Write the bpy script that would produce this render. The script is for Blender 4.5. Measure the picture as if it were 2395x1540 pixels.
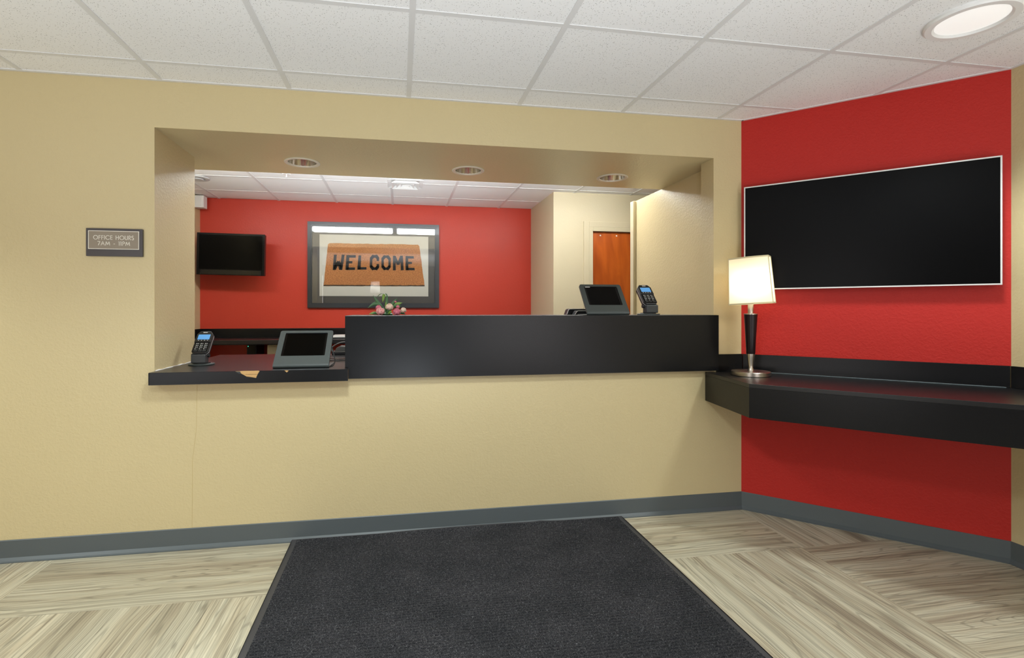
import bpy, bmesh, math, random
from mathutils import Matrix, Vector

for o in list(bpy.data.objects):
    bpy.data.objects.remove(o, do_unlink=True)
sc = bpy.context.scene
COL = sc.collection
random.seed(7)
PI = math.pi
R = math.radians

# ------------------------------------------------------------------ camera
H = 2.34                                     # ceiling height
cam_d = bpy.data.cameras.new('camera')
cam = bpy.data.objects.new('camera', cam_d)
COL.objects.link(cam)
cam.location = (0.0, -2.792, 1.1988)
cam.rotation_euler = (R(90), 0, -0.170)
cam_d.sensor_width = 36.0
cam_d.lens = 1197.7 / 2395 * 36.0
cam_d.shift_x = 58.55 / 2395
cam_d.shift_y = -44.86 / 2395
cam_d.clip_start = 0.02
sc.camera = cam

# ------------------------------------------------------------------ world, exposure
w = bpy.data.worlds.new('world')
sc.world = w
w.use_nodes = True
w.node_tree.nodes['Background'].inputs[0].default_value = (0.9, 0.95, 1.0, 1)
w.node_tree.nodes['Background'].inputs[1].default_value = 0.3
sc.view_settings.view_transform = 'Standard'
sc.view_settings.look = 'None'
sc.view_settings.gamma = 1.0
sc.view_settings.use_curve_mapping = False
sc.view_settings.exposure = -0.14
sc.cycles.max_bounces = 14
sc.cycles.diffuse_bounces = 8
sc.cycles.glossy_bounces = 6
sc.cycles.transmission_bounces = 8
sc.cycles.transparent_max_bounces = 10
sc.cycles.sample_clamp_indirect = 8.0

# ------------------------------------------------------------------ lamps in the ceiling (light only; fixtures are built further down)
RX0, RY0 = -4.2, -5.2                        # lobby extents
NEUTRAL = (0.90, 0.985, 0.99)
def spot(x, y, z, power, cone=140, blend=0.7, rad=0.11, col=NEUTRAL):
    d = bpy.data.lights.new('downlight_lamp', 'SPOT')
    d.energy = power; d.spot_size = R(cone); d.spot_blend = blend
    d.shadow_soft_size = rad; d.color = col
    o = bpy.data.objects.new('downlight_lamp', d); COL.objects.link(o)
    o.location = (x, y, z)
    return o
def point(x, y, z, power, rad=0.08, col=(1.0, 0.93, 0.82)):
    d = bpy.data.lights.new('bulb_light', 'POINT')
    d.energy = power; d.shadow_soft_size = rad; d.color = col
    o = bpy.data.objects.new('bulb_light', d); COL.objects.link(o)
    o.location = (x, y, z)
    return o
def area(x, y, z, sx, sy, power, col=NEUTRAL):
    d = bpy.data.lights.new('panel_light', 'AREA')
    d.shape = 'RECTANGLE'; d.size = sx; d.size_y = sy; d.energy = power; d.color = col
    o = bpy.data.objects.new('panel_light', d); COL.objects.link(o)
    o.location = (x, y, z)
    return o
DOWNLIGHTS = [(2.215, -1.133), (-0.2235, -1.133), (-2.662, -1.133), (-0.2235, -2.352)]
for (x, y), p, cn in zip(DOWNLIGHTS, (84, 114, 118, 128), (128, 128, 128, 156)):
    spot(x, y, H - 0.035, p, cn, 0.6, 0.12)
# fill lamps added behind the viewpoint, turned up to brighten the ceiling
BOUNCE = [(-2.4, -3.2, 16), (0.1, -3.3, 46), (2.2, -3.1, 10)]
for (x, y, p) in BOUNCE:
    o = area(x, y, 0.25, 0.6, 0.6, p, (0.86, 0.925, 1.0))
    o.name = 'bounce_light'
    o.data.spread = R(120)
    o.rotation_euler = (R(180 - 25), 0, 0)
o = area(-0.3, 1.62, 0.30, 1.6, 0.4, 9, (0.93, 0.97, 1.0)); o.name = 'office_bounce'; o.data.spread = R(96); o.rotation_euler = (R(180), 0, 0)  # added fill lamp, hidden behind the counters, brightens the office ceiling
# fill lights at two windows added to the unseen rear lobby wall
FILL_WINDOWS = [(-2.95, 2.2, 40), (1.86, 1.74, 34)]
for (x, wd, p) in FILL_WINDOWS:
    o = area(x, RY0 + 0.02, 1.2, wd - 0.14, 1.76, p, (1.0, 0.95, 0.96)); o.name = 'window_light'
    o.rotation_euler = (R(90), 0, 0)
TORCHIERES = [(-0.55, -3.8, 4)]
for (x, y, p) in TORCHIERES:
    point(x, y, 1.74, p, 0.07, (1.0, 0.95, 0.88))
point(1.955, -0.197, 1.34, 5.5, 0.035, (1.0, 0.88, 0.70))      # the lit table lamp

# ------------------------------------------------------------------ helpers
def mark(o, label=None, cat=None, group=None, kind=None):
    if label: o['label'] = label
    if cat: o['category'] = cat
    if group: o['group'] = group
    if kind: o['kind'] = kind
    return o

def thing(name, label, cat, loc=(0, 0, 0), rotz=0, group=None):
    o = bpy.data.objects.new(name, None)
    o.empty_display_size = 0.05
    COL.objects.link(o)
    o.location = loc; o.rotation_euler = (0, 0, rotz)
    return mark(o, label, cat, group)

def obj(name, bm, m, parent=None, smooth=False, label=None, kind=None):
    me = bpy.data.meshes.new(name)
    bmesh.ops.recalc_face_normals(bm, faces=bm.faces)
    bm.to_mesh(me); bm.free()
    if smooth:
        me.polygons.foreach_set('use_smooth', [True] * len(me.polygons))
        try: me.set_sharp_from_angle(angle=R(38))
        except Exception: pass
    me.materials.append(m)
    o = bpy.data.objects.new(name, me)
    COL.objects.link(o)
    if parent: o.parent = parent
    if label: o['label'] = label
    if kind: o['kind'] = kind
    return o

def struct(name, bm, m, parent=None, smooth=False):
    return obj(name, bm, m, parent, smooth, kind=None if parent else 'structure')

def NB(): return bmesh.new()

def box(bm, x0, x1, y0, y1, z0, z1, bev=0.0, seg=2, M=None):
    r = bmesh.ops.create_cube(bm, size=1.0)
    vs = r['verts']
    for v in vs:
        v.co = Vector(((x0 + x1) / 2 + v.co.x * (x1 - x0), (y0 + y1) / 2 + v.co.y * (y1 - y0), (z0 + z1) / 2 + v.co.z * (z1 - z0)))
    if bev > 0:
        es = list({e for v in vs for e in v.link_edges})
        g = bmesh.ops.bevel(bm, geom=es, offset=bev, segments=seg, profile=0.5, affect='EDGES')
        vs = list({v for f in g['faces'] for v in f.verts} | {v for v in vs if v.is_valid})
    if M is not None:
        for v in vs: v.co = M @ v.co
    return bm

def prism(bm, poly, z0, z1, M=None, bev=0.0):
    """poly in xy, extruded z0..z1"""
    a = [bm.verts.new((p[0], p[1], z0)) for p in poly]
    b = [bm.verts.new((p[0], p[1], z1)) for p in poly]
    n = len(poly)
    fs = [bm.faces.new(a[::-1]), bm.faces.new(b)]
    for i in range(n):
        fs.append(bm.faces.new((a[i], a[(i + 1) % n], b[(i + 1) % n], b[i])))
    vs = a + b
    if bev > 0:
        es = list({e for f in fs[:2] for e in f.edges})
        g = bmesh.ops.bevel(bm, geom=es, offset=bev, segments=2, profile=0.5, affect='EDGES')
        vs = list({v for f in g['faces'] for v in f.verts} | {v for v in vs if v.is_valid})
    if M is not None:
        for v in vs: v.co = M @ v.co
    return bm

def lathe(bm, prof, seg=32, c=(0, 0, 0), M=None, closed=False):
    """prof list of (r,z); r==0 ends become poles"""
    rings = []
    allv = []
    for (r, z) in prof:
        if r < 1e-6:
            v = bm.verts.new((c[0], c[1], c[2] + z)); rings.append([v]); allv.append(v)
        else:
            ring = [bm.verts.new((c[0] + r * math.cos(2 * PI * i / seg), c[1] + r * math.sin(2 * PI * i / seg), c[2] + z)) for i in range(seg)]
            rings.append(ring); allv += ring
    for a, b in zip(rings, rings[1:]):
        for i in range(seg):
            j = (i + 1) % seg
            if len(a) == 1 and len(b) == 1: continue
            if len(a) == 1: bm.faces.new((a[0], b[j], b[i]))
            elif len(b) == 1: bm.faces.new((a[i], a[j], b[0]))
            else: bm.faces.new((a[i], a[j], b[j], b[i]))
    if M is not None:
        for v in allv: v.co = M @ v.co
    return bm

def tube(bm, pts, r, seg=8):
    pts = [Vector(p) for p in pts]
    rings = []
    up = Vector((0.13, 0.21, 1)).normalized()
    for i, p in enumerate(pts):
        t = (pts[min(i + 1, len(pts) - 1)] - pts[max(i - 1, 0)]).normalized()
        n = t.cross(up)
        if n.length < 1e-4: n = t.cross(Vector((1, 0, 0)))
        n.normalize(); b = t.cross(n)
        rr = r[i] if isinstance(r, (list, tuple)) else r
        rings.append([bm.verts.new(p + n * rr * math.cos(2 * PI * k / seg) + b * rr * math.sin(2 * PI * k / seg)) for k in range(seg)])
    for a, b in zip(rings, rings[1:]):
        for k in range(seg):
            bm.faces.new((a[k], a[(k + 1) % seg], b[(k + 1) % seg], b[k]))
    bm.faces.new(rings[0][::-1]); bm.faces.new(rings[-1])
    return bm

def spline(pts, n=8):
    """Catmull-Rom through pts"""
    P = [Vector(p) for p in pts]
    P = [P[0] * 2 - P[1]] + P + [P[-1] * 2 - P[-2]]
    out = []
    for i in range(1, len(P) - 2):
        for k in range(n):
            t = k / n
            a, b, c, d = P[i - 1], P[i], P[i + 1], P[i + 2]
            out.append(0.5 * ((2 * b) + (c - a) * t + (2 * a - 5 * b + 4 * c - d) * t * t + (3 * b - a - 3 * c + d) * t ** 3))
    out.append(P[-2])
    return out

def ring(bm, o, i, t0, t1, M=None):
    """rectangular mitred frame: o,i = (x0,x1,y0,y1) ; extruded t0..t1 in z"""
    def rc(q): return [(q[0], q[2]), (q[1], q[2]), (q[1], q[3]), (q[0], q[3])]
    O, I = rc(o), rc(i)
    vs = []
    L = []
    for z in (t0, t1):
        a = [bm.verts.new((p[0], p[1], z)) for p in O]; b = [bm.verts.new((p[0], p[1], z)) for p in I]
        L.append((a, b)); vs += a + b
    for k in range(4):
        j = (k + 1) % 4
        (a0, b0), (a1, b1) = L
        bm.faces.new((a0[k], a0[j], b0[j], b0[k])); bm.faces.new((a1[k], b1[k], b1[j], a1[j]))
        bm.faces.new((a0[k], a1[k], a1[j], a0[j])); bm.faces.new((b0[k], b0[j], b1[j], b1[k]))
    if M is not None:
        for v in vs: v.co = M @ v.co
    return bm

def rrect(x0, x1, y0, y1, r, n=5):
    out = []
    for (cx, cy, a) in ((x1 - r, y1 - r, 0), (x0 + r, y1 - r, 90), (x0 + r, y0 + r, 180), (x1 - r, y0 + r, 270)):
        for k in range(n + 1):
            t = R(a + 90 * k / n)
            out.append((cx + r * math.cos(t), cy + r * math.sin(t)))
    return out

def clip(poly, planes):
    """convex clip; planes (a,b,c): keep a*x+b*y<=c"""
    for (a, b, c) in planes:
        out = []
        for i in range(len(poly)):
            p, q = poly[i], poly[(i + 1) % len(poly)]
            dp, dq = a * p[0] + b * p[1] - c, a * q[0] + b * q[1] - c
            if dp <= 0: out.append(p)
            if dp * dq < 0:
                t = dp / (dp - dq)
                out.append((p[0] + (q[0] - p[0]) * t, p[1] + (q[1] - p[1]) * t))
        poly = out
        if len(poly) < 3: return []
    # drop tiny
    A = abs(sum(poly[i][0] * poly[(i + 1) % len(poly)][1] - poly[(i + 1) % len(poly)][0] * poly[i][1] for i in range(len(poly)))) / 2
    return poly if A > 1e-5 else []

# frames: XZ plane facing -y   (x, y)->(x, Y, z)
def front(Y): return Matrix(((1, 0, 0, 0), (0, 0, -1, Y), (0, 1, 0, 0), (0, 0, 0, 1)))

# ------------------------------------------------------------------ materials
def newmat(name):
    m = bpy.data.materials.new(name); m.use_nodes = True
    nt = m.node_tree
    return m, nt, nt.nodes['Principled BSDF']

def plain(name, col, rough=0.5, metal=0.0, coat=0.0, spec=0.5, bump=0, bscale=200, var=0.0, emit=None, estr=0):
    m, nt, b = newmat(name)
    b.inputs['Base Color'].default_value = (*col, 1)
    b.inputs['Roughness'].default_value = rough
    b.inputs['Metallic'].default_value = metal
    b.inputs['Specular IOR Level'].default_value = spec
    b.inputs['Coat Weight'].default_value = coat
    b.inputs['Coat Roughness'].default_value = 0.05
    tc = nt.nodes.new('ShaderNodeTexCoord')
    if var or bump:
        n = nt.nodes.new('ShaderNodeTexNoise'); n.inputs['Scale'].default_value = bscale; n.inputs['Detail'].default_value = 3
        nt.links.new(tc.outputs['Object'], n.inputs['Vector'])
    if var:
        n2 = nt.nodes.new('ShaderNodeTexNoise'); n2.inputs['Scale'].default_value = 1.7; n2.inputs['Detail'].default_value = 4
        nt.links.new(tc.outputs['Object'], n2.inputs['Vector'])
        mx = nt.nodes.new('ShaderNodeMix'); mx.data_type = 'RGBA'
        mx.inputs[6].default_value = (*[c * (1 - var) for c in col], 1); mx.inputs[7].default_value = (*[min(1, c * (1 + var)) for c in col], 1)
        nt.links.new(n2.outputs[0], mx.inputs[0]); nt.links.new(mx.outputs[2], b.inputs['Base Color'])
    if bump:
        bp = nt.nodes.new('ShaderNodeBump'); bp.inputs['Strength'].default_value = bump; bp.inputs['Distance'].default_value = 0.003
        nt.links.new(n.outputs[0], bp.inputs['Height']); nt.links.new(bp.outputs[0], b.inputs['Normal'])
    if emit:
        b.inputs['Emission Color'].default_value = (*emit, 1); b.inputs['Emission Strength'].default_value = estr
    return m

def wallpaint(name, col, rough=0.45, bump=0.22, spec=0.25):
    """orange-peel painted drywall"""
    m, nt, b = newmat(name)
    tc = nt.nodes.new('ShaderNodeTexCoord')
    n = nt.nodes.new('ShaderNodeTexNoise'); n.inputs['Scale'].default_value = 75; n.inputs['Detail'].default_value = 3; n.inputs['Distortion'].default_value = 0.6
    n2 = nt.nodes.new('ShaderNodeTexNoise'); n2.inputs['Scale'].default_value = 1.3; n2.inputs['Detail'].default_value = 3
    for q in (n, n2): nt.links.new(tc.outputs['Object'], q.inputs['Vector'])
    mx = nt.nodes.new('ShaderNodeMix'); mx.data_type = 'RGBA'
    mx.inputs[6].default_value = (*[c * 0.97 for c in col], 1); mx.inputs[7].default_value = (*[min(1, c * 1.03) for c in col], 1)
    nt.links.new(n2.outputs[0], mx.inputs[0]); nt.links.new(mx.outputs[2], b.inputs['Base Color'])
    rp = nt.nodes.new('ShaderNodeValToRGB'); rp.color_ramp.elements[0].position = 0.42; rp.color_ramp.elements[1].position = 0.62
    nt.links.new(n.outputs[0], rp.inputs[0])
    bp = nt.nodes.new('ShaderNodeBump'); bp.inputs['Strength'].default_value = bump; bp.inputs['Distance'].default_value = 0.002
    nt.links.new(rp.outputs[0], bp.inputs['Height']); nt.links.new(bp.outputs[0], b.inputs['Normal'])
    b.inputs['Roughness'].default_value = rough; b.inputs['Specular IOR Level'].default_value = spec
    return m

M = {}
M['tan'] = wallpaint('tan_paint', (0.58, 0.48, 0.27), 0.36, spec=0.5)
M['cream'] = wallpaint('cream_paint', (0.52, 0.45, 0.30), bump=0.1)
M['red'] = wallpaint('red_paint', (0.46, 0.022, 0.016), 0.5, 0.3)
M['red_office'] = wallpaint('red_office_paint', (0.49, 0.047, 0.026), 0.35, 0.1)
M['taupe'] = wallpaint('taupe_paint', (0.16, 0.145, 0.13))
M['base'] = plain('grey_vinyl_base', (0.085, 0.10, 0.105), 0.42, var=0.05)
M['black_lam'] = plain('black_laminate', (0.0045, 0.0048, 0.0055), 0.27, spec=0.30, bump=0.03, bscale=350)
M['black_top'] = plain('black_laminate_top', (0.006, 0.0064, 0.0072), 0.3, spec=0.55, bump=0.03, bscale=350)
M['black_edge'] = plain('brown_black_seam', (0.05, 0.035, 0.025), 0.5)
M['wood_core'] = plain('particle_board', (0.55, 0.33, 0.13), 0.8, bump=0.5, bscale=300, var=0.25)
M['grid'] = plain('white_grid_metal', (0.71, 0.71, 0.71), 0.45)
M['white'] = plain('white_plastic', (0.74, 0.73, 0.70), 0.4)
M['whitemetal'] = plain('white_enamel', (0.80, 0.80, 0.79), 0.35)
M['chrome'] = plain('chrome_reflector', (0.72, 0.70, 0.66), 0.16, 1.0)
M['nickel'] = plain('brushed_nickel', (0.55, 0.50, 0.43), 0.28, 1.0)
M['darkwood'] = plain('espresso_wood', (0.012, 0.005, 0.006), 0.3, spec=0.3, var=0.3)
M['screen'] = plain('black_screen', (0.0012, 0.0012, 0.0014), 0.12, spec=0.1)
M['tv_plastic'] = plain('black_gloss_plastic', (0.003, 0.003, 0.004), 0.15, spec=0.25)
M['silver'] = plain('silver_white_bezel', (0.70, 0.69, 0.67), 0.35, 0.2)
M['plastic'] = plain('black_plastic', (0.012, 0.012, 0.013), 0.38)
M['plastic_grey'] = plain('charcoal_plastic', (0.03, 0.034, 0.035), 0.42)
M['steel_grey'] = plain('charcoal_coated_steel', (0.05, 0.062, 0.06), 0.45)
M['lcd'] = plain('blue_lcd', (0.10, 0.30, 0.62), 0.25, emit=(0.12, 0.36, 0.72), estr=0.45)
M['keymark'] = plain('white_key_print', (0.75, 0.75, 0.72), 0.5)
M['frame'] = plain('dark_slate_frame', (0.022, 0.026, 0.03), 0.3, coat=0.2)
M['paper'] = plain('cream_paper', (0.80, 0.78, 0.68), 0.7)
M['backing'] = plain('grey_backing_board', (0.10, 0.095, 0.085), 0.35)
M['ink'] = plain('black_ink', (0.016, 0.018, 0.02), 0.75)
M['ink_edge'] = plain('brown_ink_edge', (0.09, 0.055, 0.03), 0.8)
M['sign_dark'] = plain('sign_dark_plastic', (0.05, 0.044, 0.046), 0.32)
M['sign_panel'] = plain('sign_taupe_panel', (0.26, 0.215, 0.16), 0.4)
M['sign_white'] = plain('sign_white_print', (0.80, 0.77, 0.68), 0.5)
M['rubber'] = plain('mat_rubber', (0.045, 0.044, 0.046), 0.6)
M['green'] = plain('leaf_green', (0.05, 0.14, 0.05), 0.5, var=0.4)
M['green2'] = plain('leaf_lime', (0.19, 0.32, 0.06), 0.5, var=0.4)
M['pink'] = plain('petal_pink', (0.62, 0.17, 0.23), 0.6, var=0.25)
M['rose'] = plain('petal_rose', (0.74, 0.36, 0.34), 0.6, var=0.3)
M['pale'] = plain('petal_blush', (0.78, 0.58, 0.46), 0.6, var=0.12)
M['cable'] = plain('black_cable', (0.008, 0.008, 0.008), 0.5)
M['greyvent'] = plain('pale_grey_plate', (0.50, 0.49, 0.48), 0.5)
M['led_green'] = plain('green_led', (0.05, 0.6, 0.4), 0.4, emit=(0.1, 0.9, 0.55), estr=1.5)
M['beige_metal'] = plain('beige_steel', (0.55, 0.48, 0.32), 0.4)
M['lens'] = plain('light_lens', (0.9, 0.9, 0.88), 0.4, emit=(1, 0.98, 0.95), estr=0.45)
M['fluoro'] = plain('fluorescent_lens', (0.9, 0.9, 0.88), 0.4, emit=(0.93, 0.97, 1.0), estr=23.0)
M['trof'] = plain('troffer_lens', (0.9, 0.9, 0.88), 0.4, emit=(1, 0.98, 0.95), estr=1.5)
M['bulb'] = plain('lit_bulb', (0.9, 0.85, 0.7), 0.4, emit=(1, 0.85, 0.6), estr=3.0)

def shade_mat(name='lit_fabric_shade', tc=(0.95, 0.88, 0.72), dc=(0.85, 0.80, 0.66), f=0.55):
    m, nt, b = newmat(name)
    out = nt.nodes['Material Output']
    tr = nt.nodes.new('ShaderNodeBsdfTranslucent'); tr.inputs[0].default_value = (*tc, 1)
    df = nt.nodes.new('ShaderNodeBsdfDiffuse'); df.inputs[0].default_value = (*dc, 1)
    mx = nt.nodes.new('ShaderNodeMixShader'); mx.inputs[0].default_value = f
    nt.links.new(df.outputs[0], mx.inputs[1]); nt.links.new(tr.outputs[0], mx.inputs[2])
    nt.links.new(mx.outputs[0], out.inputs[0])
    return m
M['shade'] = shade_mat()
M['shade2'] = shade_mat('white_fabric_shade', (0.9, 0.9, 0.88), (0.85, 0.85, 0.83), 0.4)
M['shade_trim'] = plain('shade_trim_tape', (0.52, 0.45, 0.27), 0.7)

def pane_mat():
    m, nt, b = newmat('picture_glass')
    out = nt.nodes['Material Output']
    t = nt.nodes.new('ShaderNodeBsdfTransparent')
    g = nt.nodes.new('ShaderNodeBsdfGlossy'); g.inputs['Roughness'].default_value = 0.0
    f = nt.nodes.new('ShaderNodeFresnel'); f.inputs[0].default_value = 1.6
    mx = nt.nodes.new('ShaderNodeMixShader')
    nt.links.new(f.outputs[0], mx.inputs[0]); nt.links.new(t.outputs[0], mx.inputs[1]); nt.links.new(g.outputs[0], mx.inputs[2])
    nt.links.new(mx.outputs[0], out.inputs[0])
    return m
M['pane'] = pane_mat()
M['winglass'] = plain('dusk_window_glass', (0.3, 0.32, 0.34), 0.1)

def tile_mat():
    """mineral-fibre tile: white with fine fissures and pin holes"""
    m, nt, b = newmat('mineral_fibre_tile')
    tc = nt.nodes.new('ShaderNodeTexCoord')
    v = nt.nodes.new('ShaderNodeTexVoronoi'); v.inputs['Scale'].default_value = 150; v.feature = 'F1'
    n = nt.nodes.new('ShaderNodeTexNoise'); n.inputs['Scale'].default_value = 150; n.inputs['Detail'].default_value = 2
    n3 = nt.nodes.new('ShaderNodeTexNoise'); n3.inputs['Scale'].default_value = 7
    ad = nt.nodes.new('ShaderNodeVectorMath'); ad.operation = 'ADD'
    oi = nt.nodes.new('ShaderNodeObjectInfo')
    cb = nt.nodes.new('ShaderNodeCombineXYZ')
    ml = nt.nodes.new('ShaderNodeMath'); ml.operation = 'MULTIPLY'; ml.inputs[1].default_value = 40
    nt.links.new(oi.outputs['Random'], ml.inputs[0]); nt.links.new(ml.outputs[0], cb.inputs[0]); nt.links.new(ml.outputs[0], cb.inputs[1])
    nt.links.new(tc.outputs['Object'], ad.inputs[0]); nt.links.new(cb.outputs[0], ad.inputs[1])
    for q in (v, n, n3): nt.links.new(ad.outputs[0], q.inputs['Vector'])
    # holes: small voronoi distance and a noise gate
    a = nt.nodes.new('ShaderNodeMath'); a.operation = 'LESS_THAN'; a.inputs[1].default_value = 0.27
    nt.links.new(v.outputs['Distance'], a.inputs[0])
    g = nt.nodes.new('ShaderNodeMath'); g.operation = 'GREATER_THAN'; g.inputs[1].default_value = 0.53
    nt.links.new(n.outputs[0], g.inputs[0])
    mu = nt.nodes.new('ShaderNodeMath'); mu.operation = 'MULTIPLY'
    nt.links.new(a.outputs[0], mu.inputs[0]); nt.links.new(g.outputs[0], mu.inputs[1])
    mx = nt.nodes.new('ShaderNodeMix'); mx.data_type = 'RGBA'
    mx.inputs[6].default_value = (0.86, 0.86, 0.86, 1); mx.inputs[7].default_value = (0.40, 0.39, 0.38, 1)
    nt.links.new(mu.outputs[0], mx.inputs[0])
    nt.links.new(mx.outputs[2], b.inputs['Base Color'])
    b.inputs['Roughness'].default_value = 0.9; b.inputs['Specular IOR Level'].default_value = 0.1
    return m
M['tile'] = tile_mat()
M['tile_office'] = plain('smooth_office_tile', (0.86, 0.85, 0.845), 0.85, spec=0.1)

def plank_mat():
    m, nt, b = newmat('elm_vinyl_plank')
    N = nt.nodes.new; L = nt.links.new
    tc = N('ShaderNodeTexCoord'); oi = N('ShaderNodeObjectInfo')
    ml = N('ShaderNodeMath'); ml.operation = 'MULTIPLY'; ml.inputs[1].default_value = 37.0
    L(oi.outputs['Random'], ml.inputs[0])
    cb = N('ShaderNodeCombineXYZ'); L(ml.outputs[0], cb.inputs[0]); L(ml.outputs[0], cb.inputs[1]); L(ml.outputs[0], cb.inputs[2])
    ad = N('ShaderNodeVectorMath'); ad.operation = 'ADD'
    L(tc.outputs['Object'], ad.inputs[0]); L(cb.outputs[0], ad.inputs[1])
    # slow warp of the grain
    wn = N('ShaderNodeTexNoise'); wn.inputs['Scale'].default_value = 2.6; wn.inputs['Detail'].default_value = 2
    L(ad.outputs[0], wn.inputs['Vector'])
    sp = N('ShaderNodeSeparateXYZ'); L(ad.outputs[0], sp.inputs[0])
    wa = N('ShaderNodeMath'); wa.operation = 'MULTIPLY_ADD'; wa.inputs[1].default_value = 0.035
    L(wn.outputs[0], wa.inputs[0]); L(sp.outputs[1], wa.inputs[2])
    c2 = N('ShaderNodeCombineXYZ'); L(sp.outputs[0], c2.inputs[0]); L(wa.outputs[0], c2.inputs[1]); L(sp.outputs[2], c2.inputs[2])
    def stretched(sx, sy, scale, det, dist=0.0, src=c2):
        mp = N('ShaderNodeMapping'); mp.inputs['Scale'].default_value = (sx, sy, 1)
        L(src.outputs[0], mp.inputs[0])
        n = N('ShaderNodeTexNoise'); n.inputs['Scale'].default_value = scale; n.inputs['Detail'].default_value = det; n.inputs['Distortion'].default_value = dist
        L(mp.outputs[0], n.inputs['Vector'])
        return n
    broad = stretched(0.45, 7.5, 2.2, 6, 0.25)        # long pale and dark streaks
    fine = stretched(1.0, 75.0, 2.0, 6)             # pores
    # cathedral rings
    mp = N('ShaderNodeMapping'); mp.inputs['Scale'].default_value = (0.55, 6.5, 1); L(c2.outputs[0], mp.inputs[0])
    wn2 = N('ShaderNodeTexNoise'); wn2.inputs['Scale'].default_value = 1.5; wn2.inputs['Detail'].default_value = 1; L(mp.outputs[0], wn2.inputs['Vector'])
    rm = N('ShaderNodeMath'); rm.operation = 'MULTIPLY'; rm.inputs[1].default_value = 95; L(wn2.outputs[0], rm.inputs[0])
    sn = N('ShaderNodeMath'); sn.operation = 'SINE'; L(rm.outputs[0], sn.inputs[0])
    r1 = N('ShaderNodeValToRGB')
    e = r1.color_ramp.elements
    e[0].position = 0.30; e[0].color = (0.29, 0.235, 0.165, 1)
    e[1].position = 0.62; e[1].color = (0.53, 0.49, 0.365, 1)
    k = e.new(0.45); k.color = (0.45, 0.395, 0.28, 1)
    L(broad.outputs[0], r1.inputs[0])
    m1 = N('ShaderNodeMix'); m1.data_type = 'RGBA'; m1.blend_type = 'MULTIPLY'
    L(r1.outputs[0], m1.inputs[6])
    fr = N('ShaderNodeMapRange'); fr.inputs[1].default_value = 0.36; fr.inputs[2].default_value = 0.60; fr.inputs[3].default_value = 0.58; fr.inputs[4].default_value = 1.08
    L(fine.outputs[0], fr.inputs[0])
    cc = N('ShaderNodeCombineColor'); [L(fr.outputs[0], cc.inputs[i]) for i in range(3)]
    m1.inputs[0].default_value = 0.8; L(cc.outputs[0], m1.inputs[7])
    m2 = N('ShaderNodeMix'); m2.data_type = 'RGBA'; m2.blend_type = 'MULTIPLY'
    sr = N('ShaderNodeMapRange'); sr.inputs[1].default_value = 0.72; sr.inputs[2].default_value = 1.0; sr.inputs[3].default_value = 1.0; sr.inputs[4].default_value = 0.66
    L(sn.outputs[0], sr.inputs[0])
    c3 = N('ShaderNodeCombineColor'); [L(sr.outputs[0], c3.inputs[i]) for i in range(3)]
    m2.inputs[0].default_value = 0.75; L(m1.outputs[2], m2.inputs[6]); L(c3.outputs[0], m2.inputs[7])
    # per-plank tone: some planks redder and darker
    hv = N('ShaderNodeHueSaturation')
    vr = N('ShaderNodeMapRange'); vr.inputs[3].default_value = 0.86; vr.inputs[4].default_value = 1.1
    L(oi.outputs['Random'], vr.inputs[0]); L(vr.outputs[0], hv.inputs['Value'])
    L(m2.outputs[2], hv.inputs['Color'])
    L(hv.outputs[0], b.inputs['Base Color'])
    b.inputs['Roughness'].default_value = 0.42; b.inputs['Specular IOR Level'].default_value = 0.35
    bp = N('ShaderNodeBump'); bp.inputs['Strength'].default_value = 0.12; bp.inputs['Distance'].default_value = 0.001
    L(fine.outputs[0], bp.inputs['Height']); L(bp.outputs[0], b.inputs['Normal'])
    return m
M['plank'] = plank_mat()
M['subfloor'] = plain('floor_underlay', (0.16, 0.13, 0.09), 0.8)

def carpet_mat():
    m, nt, b = newmat('ribbed_carpet')
    N = nt.nodes.new; L = nt.links.new
    tc = N('ShaderNodeTexCoord')
    n = N('ShaderNodeTexNoise'); n.inputs['Scale'].default_value = 230; n.inputs['Detail'].default_value = 4; n.inputs['Roughness'].default_value = 0.75; n.inputs['Distortion'].default_value = 1.5
    n2 = N('ShaderNodeTexNoise'); n2.inputs['Scale'].default_value = 4.0; n2.inputs['Detail'].default_value = 4
    for q in (n, n2): L(tc.outputs['Object'], q.inputs['Vector'])
    r = N('ShaderNodeValToRGB'); e = r.color_ramp.elements
    e[0].position = 0.40; e[0].color = (0.013, 0.0135, 0.0155, 1)
    e[1].position = 0.70; e[1].color = (0.25, 0.25, 0.26, 1)
    k = e.new(0.55); k.color = (0.043, 0.042, 0.0445, 1)
    L(n.outputs[0], r.inputs[0])
    mx = N('ShaderNodeMix'); mx.data_type = 'RGBA'; mx.blend_type = 'MULTIPLY'; mx.inputs[0].default_value = 0.6
    r2 = N('ShaderNodeValToRGB'); r2.color_ramp.elements[0].position = 0.35; r2.color_ramp.elements[0].color = (0.62, 0.66, 0.68, 1); r2.color_ramp.elements[1].position = 0.65; r2.color_ramp.elements[1].color = (1.12, 1.12, 1.14, 1)
    L(n2.outputs[0], r2.inputs[0]); L(r.outputs[0], mx.inputs[6]); L(r2.outputs[0], mx.inputs[7])
    L(mx.outputs[2], b.inputs['Base Color'])
    b.inputs['Roughness'].default_value = 0.95; b.inputs['Specular IOR Level'].default_value = 0.1
    bp = N('ShaderNodeBump'); bp.inputs['Strength'].default_value = 0.8; bp.inputs['Distance'].default_value = 0.004
    L(n.outputs[0], bp.inputs['Height']); L(bp.outputs[0], b.inputs['Normal'])
    return m
M['carpet'] = carpet_mat()

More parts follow.
